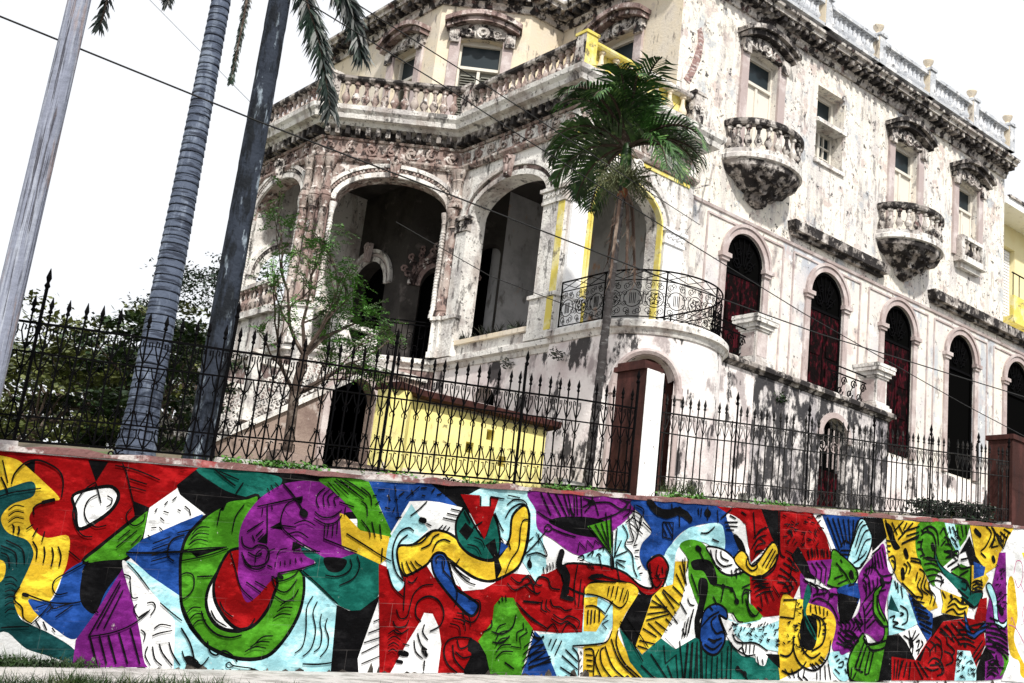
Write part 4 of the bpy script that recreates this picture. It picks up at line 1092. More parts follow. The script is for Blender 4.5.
# tall smooth palm with drooping fronds
fr_b = [(232, 62, 2.0, 1.6, 54, .40, .028, .9, .1), (160, 55, 2.0, 1.8, 54, .40, .028, .9, .1), (100, 50, 2.2, 1.8, 54, .40, .028, .9, .1), (60, 64, 2.2, 1.6, 54, .40, .028, .9, .1)]
root, topb = palm('palm', 'tall palm with a smooth dark trunk and drooping fronds close to the porch', (4.73, 10.3, zgard(4.73, 10.3)), 6.75, .125, .105, M['bark_dark'], fr_b, M['frond_dark'], lean=(-.02, 0), ring=.5, depth=.004)
def at(px_, py_, Y): a = fw + rt2*((px_-512)/1212.4) + up2*((341.5-py_)/1212.4); k = Y/a.y; return (a.x*k, a.y*k, a.z*k)
def hanging(parent, P, ll, w, n, q, m, asym=1.0):
    P = [Vector(p) for p in catmull3(P)]; mb = MB(); mb.cur = 1; k = len(P)
    mb.tube(P, [.022*(1-.8*i/k)+.003 for i in range(k)], 4); mb.cur = 0
    for i in range(n):
        t = (.12+.88*i/(n-1))*(k-1); a = min(int(t), k-2); c = P[a].lerp(P[a+1], t-a); d = (P[a+1]-P[a]).normalized()
        sd = d.cross(Vector((fw.x, fw.y, 0))); sd = sd.normalized() if sd.length > .01 else Vector((1, 0, 0))
        for s in (-1, 1):
            for r2 in (0, 1):
                l = ll*q.uniform(.7, 1.1)*(1-.45*i/n)*(asym if s < 0 else 1)
                ld = (sd*s*q.uniform(.35, .9)+d*q.uniform(.5, .9)+Vector((q.uniform(-.35, .35), q.uniform(-.4, .4), -.35))).normalized(); m_ = c+ld*l*.5; e = m_+(ld+Vector((0, 0, -.55))).normalized()*l*.5; wv = Vector((-ld.z*sd.x+.2, q.uniform(-.6, .6), ld.x*.8+.3)).normalized()*w*.5
                mb.add([c-wv, c+wv, m_+wv, m_-wv, e], [(0, 1, 2, 3), (3, 2, 4)])
    mb.build('frond', [m, M['branch']], parent, fixn=False)
def catmull3(P, k=6):
    n = len(P); out = []
    for i in range(n-1):
        p0, p1, p2, p3 = P[max(i-1, 0)], P[i], P[i+1], P[min(i+2, n-1)]
        for j in range(k):
            t = j/k; out.append(tuple(.5*((2*p1[a])+(-p0[a]+p2[a])*t+(2*p0[a]-5*p1[a]+4*p2[a]-p3[a])*t*t+(-p0[a]+3*p1[a]-3*p2[a]+p3[a])*t**3) for a in range(3)))
    return out+[P[-1]]
hanging(root, [topb, at(292, -55, 10.2), at(308, 5, 10.05), at(320, 45, 9.95), at(331, 112, 9.95)], .36, .028, 90, q, M['frond_dark'])
hanging(root, [topb, at(312, -70, 10.3), at(335, -20, 10.2), at(352, 12, 10.15), at(362, 55, 10.15)], .38, .028, 84, q, M['frond_dark'])
hanging(root, [topb, at(268, -60, 10.1), at(252, -20, 9.95), at(242, 28, 9.9), at(231, 82, 9.9)], .11, .022, 110, q, M['frond_dark'])
# slim palm before the round tower
px, py = 10.09, 10.9
fr_c = []
for k in range(21):
    el = (72, 54, 34, 12)[k % 4]+q.uniform(-6, 6); fr_c.append((k*137.5+20, el, q.uniform(1.2, 1.42)*(1.0 if el > 20 else .92), q.uniform(2.1, 2.9), 27, .50, .036, .7, .5))
root, top = palm('palm', 'slim palm with a full dark green crown before the round iron balcony', (px, py, zgard(px, py)), 6.72, .056, .042, M['bark_thin'], fr_c, M['frond'], lean=(.13, .0), ring=.16, depth=.008)
mb = MB(); mb.lathe(top, [(.05, -.62), (.085, -.5), (.08, -.2), (.055, .05)], 10); mb.build('crownshaft', M['frond'], root, True)
mb = MB(); mb.lathe(top, [(.04, -.76), (.075, -.70), (.06, -.60)], 8); mb.build('bud', M['orange'], root, True)
mb = MB()
for k in range(260):                                     # pale fruit stalks under the crown
    a = q.uniform(0, 6.283); r = q.uniform(.08, .42); z = q.uniform(-.55, -.18)-.25*r
    p0 = Vector(top)+Vector((math.cos(a)*r*.4, math.sin(a)*r*.4, -.42)); p1 = Vector(top)+Vector((math.cos(a)*r, math.sin(a)*r, z-.05)); p2 = p1+Vector((q.uniform(-.1, .1), q.uniform(-.1, .1), -q.uniform(.02, .14)))
    mb.tube([p0, p1, p2], [.005, .005, .004], 3)
    for j in range(3): c = p1.lerp(p2, j/3+.2); mb.lathe(c, [(.002, -.012), (.012, 0), (.002, .012)], 4)
mb.build('fruit_stalks', M['seed'], root, fixn=False)
for (dx, dy, L, s1) in ((-.10, -.05, 1.25, 1), (.05, -.1, 1.05, -1), (.24, -.02, 1.15, 1), (-.02, .1, .9, -1)):
    mb = MB(); p = Vector(top)+Vector((dx*.3, dy*.3, -.66)); pts = [p+Vector((dx*(t**.5)*1.1, dy*(t**.5), -L*t+.08*math.sin(t*9)*s1*.3)) for t in [i/12 for i in range(13)]]
    mb.tube(pts, [.03*(1-.5*i/12) for i in range(13)], 5)
    for i in range(3, 13):
        for s in (-1, 1): e = pts[i]+Vector((s*q.uniform(.02, .09), q.uniform(-.05, .05), -q.uniform(.12, .26))); mb.add([pts[i], pts[i]+Vector((0, 0, -.04)), e], [(0, 1, 2)])
    mb.build('dead_frond', M['deadfrond'], root, fixn=False)

for P_, ll in (([topa, at(190, -90, 10.3), at(150, -70, 10.2), at(118, -30, 10.1), at(100, 26, 10.1)], .24), ([topa, at(205, -80, 10.2), at(185, -50, 10.1), at(172, -22, 10.1), at(168, 2, 10.1)], .2)): hanging(palm_a, P_, ll, .022, 50, q, M['frond_dark'])

# ------------------------------------------------------------------ utility pole
UP = empty('utility_pole', (2.385, 8.75, zfoot(2.4)), 'grey weathered wooden utility pole standing on the pavement before the mural', 'pole')
mb = MB(); n = 40; mb.tube([(2.385+.03*i/n, 8.75, zfoot(2.4)-.05+7.6*i/n) for i in range(n+1)], [.098-.024*i/n for i in range(n+1)], 14); mb.build('shaft', M['polewood'], UP, True)

# ------------------------------------------------------------------ sapling before the porch
SP = empty('sapling', (5.72, 10.5, zgard(5.72, 10.5)), 'thin straggly young tree with sparse feathery leaves before the dark stair arch', 'tree')
mb = MB(); lf = MB(); q = random.Random(8)
bz = zgard(5.72, 10.5); trunk = [(5.72, 10.5, bz-.1), (5.73, 10.52, bz+.4), (5.70, 10.5, bz+.75), (5.74, 10.5, bz+1.15)]
mb.tube(trunk, [.055, .05, .05, .042], 8)
def leafspray(p, d, L):
    d = Vector(d).normalized(); s = d.cross(Vector((0, 0, 1))).normalized(); n = 13
    for i in range(n):
        c = Vector(p)+d*L*i/n+Vector((0, 0, -.25*(i/n)**2*L))
        for sg in (-1, 1):
            e = c+(s*sg*L*.20*(1-.5*i/n)+d*.012+Vector((0, 0, q.uniform(-.02, .02)))); w = d*.009
            lf.add([c, c+(e-c)*.5+w, e, c+(e-c)*.5-w], [(0, 1, 2, 3)])
def twig(p, d, L, r, depth):
    pts = [Vector(p)]; d = Vector(d).normalized()
    for i in range(5):
        d = (d+Vector((q.uniform(-.25, .25), q.uniform(-.25, .25), q.uniform(-.12, .2)))).normalized(); pts.append(pts[-1]+d*L/5)
    mb.tube(pts, [r*(1-.13*i) for i in range(6)], 5)
    if depth == 0:
        for i in range(2, 6):
            if q.random() < .95: leafspray(pts[i], (q.uniform(-1, 1), q.uniform(-.7, .4), q.uniform(-.4, .4)), q.uniform(.12, .26))
        return
    for i in range(2, 6):
        if q.random() < .75: twig(pts[i], (d.x+q.uniform(-1, 1), d.y+q.uniform(-.5, .4), d.z+q.uniform(-.5, .5)), L*q.uniform(.45, .7), r*.5, depth-1)
for az, el, L in ((175, 62, .85), (10, 70, .95), (200, 40, .8), (350, 38, .9), (100, 60, .85), (20, 15, .75), (280, 55, .7)):
    twig(trunk[-1] if el > 50 else trunk[2], (math.cos(R_(az))*math.cos(R_(el)), .3*math.sin(R_(az))*math.cos(R_(el)), math.sin(R_(el))), L, .024, 2)
for k in range(120):                                     # thick green tuft facing the porch corner
    p = (6.25+q.uniform(-.42, .4), 10.55+q.uniform(-.1, .1), bz+1.62+q.uniform(-.32, .30)); leafspray(p, (q.uniform(-1, 1), q.uniform(-.5, .3), q.uniform(-.2, .4)), q.uniform(.16, .30))
mb.tube([trunk[-1], (5.95, 10.55, bz+1.4), (6.3, 10.55, bz+1.65)], [.03, .025, .01], 5)
mb.build('trunk', M['branch'], SP); lf.build('foliage', M['leaf_c'], SP, fixn=False)

# ------------------------------------------------------------------ trees beyond the garden
def leafy_tree(name, label, base, h, rad, leafm, seed, nclump=70, per=46, ls=.16, flat=.45, group=None, zlow=.25):
    root = empty(name, base, label, 'tree', group); q = random.Random(seed)
    mb = MB(); b = Vector(base); tops = []
    mb.tube([b-Vector((0, 0, .3)), b+Vector((.05, 0, h*.2)), b+Vector((-.05, .05, h*.42))], [.09*h*.35, .07*h*.35, .055*h*.35], 8)
    for i in range(9):
        a = i*2.4+q.uniform(-.3, .3); r = rad*q.uniform(.35, .85)
        e = b+Vector((math.cos(a)*r, math.sin(a)*r, h*q.uniform(.5, .86)))
        m_ = (b+Vector((0, 0, h*q.uniform(.25, .42)))).lerp(e, .5)+Vector((0, 0, .06*h))
        mb.tube([b+Vector((0, 0, h*.25)), m_, e], [.04*h*.35, .026*h*.35, .008], 5); tops.append(e)
    mb.build('trunk', M['branch'], root)
    lf = MB()
    for i in range(nclump):
        a = q.uniform(0, 6.283); u = q.random()**.5; zz = q.uniform(zlow, 1.0)
        env = math.sqrt(max(.05, 1-((zz-.55)/.55)**2))
        c = b+Vector((math.cos(a)*rad*u*env, math.sin(a)*rad*u*env, h*zz)); cr = rad*q.uniform(.14, .27)
        for j in range(per):
            v = Vector((q.gauss(0, 1), q.gauss(0, 1), q.gauss(0, flat))); v = v*(cr*.55)
            p = c+v; n_ = Vector((q.gauss(0, .6), q.gauss(0, .6), 1)).normalized(); t = n_.orthogonal().normalized(); t.rotate(Matrix.Rotation(q.uniform(0, 6.28), 3, n_)); s_ = n_.cross(t); l = ls*q.uniform(.6, 1.3)
            lf.add([p-t*l*.5, p+s_*l*.28, p+t*l*.5, p-s_*l*.28], [(0, 1, 2, 3)])
    lf.build('crown', leafm, root, fixn=False)
    return root
GT = 'trees beyond the garden fence'
def tb_(px_, py_, D):                                    # a spot on the far ground in the direction seen at that place in the photo
    a = fw + rt2*((px_-512)/1212.4) + up2*((341.5-py_)/1212.4); k = D/math.hypot(a.x, a.y); return (a.x*k, a.y*k)
for (px_, D, h, rad, mt, sd, lab) in (
        (20, 21, 2.35, 2.0, 'leaf_b', 1, 'olive green spreading tree behind the fence beside the utility pole'),
        (85, 25, 3.75, 2.6, 'leaf_b', 2, 'tall olive tree between the utility pole and the ringed palm'),
        (40, 17, 1.6, 1.2, 'leaf_b', 3, 'small olive green tree close behind the fence by the utility pole'),
        (105, 18, 1.9, 1.5, 'leaf_a', 4, 'dark green bushy tree close behind the ringed palm'),
        (170, 26, 4.1, 1.7, 'leaf_b', 5, 'yellowish green tree between the two tall palms'),
        (200, 42, 9.0, 2.7, 'leaf_far', 6, 'dark dense evergreen rising far behind the two tall palms'),
        (150, 17, 2.2, 1.2, 'leaf_a', 7, 'dark shrubby tree low between the two tall palms')):
    x, y = tb_(px_, 400, D)
    leafy_tree('broadleaf_tree', lab, (x, y, zgard(x, y)), h, rad, M[mt], sd, nclump=58 if sd != 6 else 190, per=84 if sd != 6 else 80, ls=.105 if D < 22 else .14, group=GT, flat=.22, zlow=.2)

# ------------------------------------------------------------------ low plants
def spiky(name, label, xs_, yf, zf, n, h, m, cat, seed, spread=.05, w=.012):
    q = random.Random(seed); mb = MB()
    for k in range(n):
        x = q.uniform(*xs_); p = Vector((x, yf(x)+q.uniform(-spread, spread), zf(x)))
        for j in range(3):
            d = Vector((q.gauss(0, .5), q.gauss(0, .5), 1)).normalized(); l = h*q.uniform(.5, 1.2); s_ = d.orthogonal().normalized()*w
            b2 = p+d*l*.6; e = b2+(d+Vector((q.gauss(0, .3), q.gauss(0, .3), -.25))).normalized()*l*.45
            mb.add([p-s_, p+s_, b2+s_*.7, b2-s_*.7, e], [(0, 1, 2, 3), (3, 2, 4)])
    return mb, name, label, cat
mb = MB(); q = random.Random(17)
for k in range(34):
    s = q.uniform(.56, 2.4); p = PA.pt(s, 4.956, q.uniform(-.18, -.02))
    for j in range(4):
        d = Vector((q.gauss(0, .5), q.gauss(0, .7), .9)).normalized(); l = q.uniform(.14, .30); w_ = d.orthogonal().normalized()*.032
        mb.add([p-w_, p+w_, p+d*l*.6+w_*.8, p+d*l*.6-w_*.8, p+d*l+Vector((0, 0, -.01))], [(0, 1, 2, 3), (3, 2, 4)])
tag(mb.build('sill_plant', M['agave'], fixn=False), 'row of dark spiky succulents growing along the porch arch sill', 'plant')
def tuft_mesh(mb, q, x, y, z, h, n, w=.008, sp=.06):
    for j in range(n):
        p = Vector((x+q.gauss(0, sp), y+q.gauss(0, sp*.6), z-.01)); d = Vector((q.gauss(0, .35), q.gauss(0, .35), 1)).normalized(); l = h*q.uniform(.5, 1.2); s_ = Vector((math.cos(j), math.sin(j), 0))*w
        m_ = p+d*l*.6; e = m_+(d+Vector((q.gauss(0, .5), q.gauss(0, .5), -.3))).normalized()*l*.5
        mb.add([p-s_, p+s_, m_+s_*.6, m_-s_*.6, e], [(0, 1, 2, 3), (3, 2, 4)])
def leafy(mb, q, x, y, z, r, n, ls=.05):
    for j in range(n):
        p = Vector((x+q.gauss(0, r), y+q.gauss(0, r*.5), z+abs(q.gauss(0, r*.45)))); n_ = Vector((q.gauss(0, .7), q.gauss(0, .7)-.4, 1)).normalized(); t = n_.orthogonal().normalized(); t.rotate(Matrix.Rotation(q.uniform(0, 6.28), 3, n_)); s_ = n_.cross(t); l = ls*q.uniform(.6, 1.3)
        mb.add([p-t*l*.5, p+s_*l*.35, p+t*l*.5, p-s_*l*.35], [(0, 1, 2, 3)])
mb = MB(); q = random.Random(31)
for k in range(900): x = q.uniform(-3, 6.4); y = q.uniform(6.9, 8.22); tuft_mesh(mb, q, x, y, zverge(x, y)+.01, q.uniform(.05, .13), 7, .006)
for k in range(420): x = q.choice([q.uniform(2.2, 4.3), q.uniform(2.4, 4.3), q.uniform(2.4, 5.2), q.uniform(5, 12) if q.random() < .3 else 3.2]); tuft_mesh(mb, q, x+q.gauss(0, .03), 8.24+q.uniform(-.06, .02), zfoot(x)-.08, q.uniform(.05, .14)+(.05 if x < 4.3 else 0), 9, .006)
tag(mb.build('verge_grass', M['grass'], fixn=False), kind='stuff')
mb = MB()
for k in range(110): x = q.uniform(2.8, 3.2)+q.random()**2*.7; tuft_mesh(mb, q, x, YW-.06, zfoot(x), q.uniform(.06, .17), 5, .006); leafy(mb, q, x, YW-.06, zfoot(x)+.03, .05, 7, .035)
tag(mb.build('wall_foot_weeds', M['leaf_a'], fixn=False), kind='stuff')
mb = MB()
for (a, b, n, r) in ((4.75, 5.7, 90, .05), (6.1, 6.6, 14, .04), (8.5, 9.1, 40, .05), (10.15, 10.9, 60, .06), (11.9, 12.6, 40, .06), (14, 14.3, 8, .04), (7.3, 8.0, 10, .04)):
    for k in range(n): x = q.uniform(a, b); y = 9.72+q.uniform(-.08, .22); leafy(mb, q, x, y, ztop(x)+.05, r, 9, .045)
tag(mb.build('wall_top_weeds', M['leaf_c'], fixn=False), kind='stuff')
mb = MB()
for k in range(26): x = q.uniform(10.2, 10.9); tuft_mesh(mb, q, x, 9.78, ztop(x)+.03, .26, 7, .008)
for k in range(160): x = q.uniform(4.2, 17.5); tuft_mesh(mb, q, x, 9.86+q.uniform(-.1, .3), ztop(x)+.03, q.uniform(.06, .16), 6, .008)
tag(mb.build('wall_top_grass', M['grass'], fixn=False), kind='stuff')
for (x0, x1, lab) in ((15.9, 17.9, 'long dark low hedge behind the fence beside the maroon pillar'),):
    mb = MB()
    for k in range(int(150*(x1-x0))): x = q.uniform(x0, x1); leafy(mb, q, x, 9.98+q.uniform(-.1, .2), ztop(x)+q.uniform(.0, .32), .07, 12, .06)
    tag(mb.build('shrub', M['leaf_far'], fixn=False), lab, 'shrub')
for (X_, Y_, Z_, s, lab) in ((14.95, 11.9, 4.45, .16, 'fern sprouting from the terrace wall under the ledge'), (17.95, 13.6, 4.2, .14, 'small fern growing by the foot of the third arched door'), (11.34, 14.3, 4.4, .16, 'dark fern hanging from the porch base wall'), (11.2, 13.0, 4.35, .16, 'dark weed clump in the corner of the round tower base')):
    mb = MB(); r2 = random.Random(int(X_*100))
    for k in range(12): leafy(mb, r2, X_-.06, Y_-.06, Z_-.1+.01*k, s*.5, 10, .05)
    tag(mb.build('wall_fern', M['agave'] if Z_ > 4.3 and X_ < 12 else M['leaf_a'], fixn=False), lab, 'fern')

# ------------------------------------------------------------------ overhead cables
def cable(label, pts, r, m, sag=.0):
    P = []
    for i in range(len(pts)-1):
        a, b = Vector(pts[i]), Vector(pts[i+1])
        for k in range(10): t = k/10; P.append(a.lerp(b, t)-Vector((0, 0, sag*4*t*(1-t))))
    P.append(Vector(pts[-1])); mb = MB(); mb.tube(P, r, 5)
    tag(mb.build('overhead_cable', m), label, 'cable', 'overhead cables')
def at(px_, py_, Y): a = fw + rt2*((px_-512)/1212.4) + up2*((341.5-py_)/1212.4); k = Y/a.y; return (a.x*k, a.y*k, a.z*k)
cable('long black cable crossing before the tall palm trunks and the whole mansion', [at(-900, -347, 8.9), at(-60, -8, 8.9), at(260, 122, 8.9), at(461, 199, 8.9), at(652, 274, 8.9), at(820, 334, 8.9), at(1080, 414, 8.9), at(1400, 512, 8.9)], .0078, M['wire'])
cable('black cable slanting from the upper corner window down across the street doors', [at(-100, -246, 9.2), at(385, 50, 9.2), at(447, 88, 9.2), at(519, 135, 9.2), at(667, 229, 9.2), at(803, 313, 9.2), at(965, 405, 9.2), at(1060, 455, 9.2), at(1300, 580, 9.2)], .0066, M['wire'])
cable('black cable slanting past the tower windows into the slim palm crown', [at(-100, -285, 9.5), at(382, 20, 9.5), at(490, 88, 9.5), at(600, 160, 9.5), at(700, 225, 13.7)], .0066, M['wire'])
cable('thin cable hanging low across the porch arches', [at(396, 222, 13.1), at(490, 276, 12.6), at(600, 318, 11.1)], .006, M['wire'])
cable('faint grey cable high in the white sky between the palms', [at(-200, -310, 11.5), at(140, -10, 11.5), at(262, 114, 11.5)], .003, M['wire_thin'])
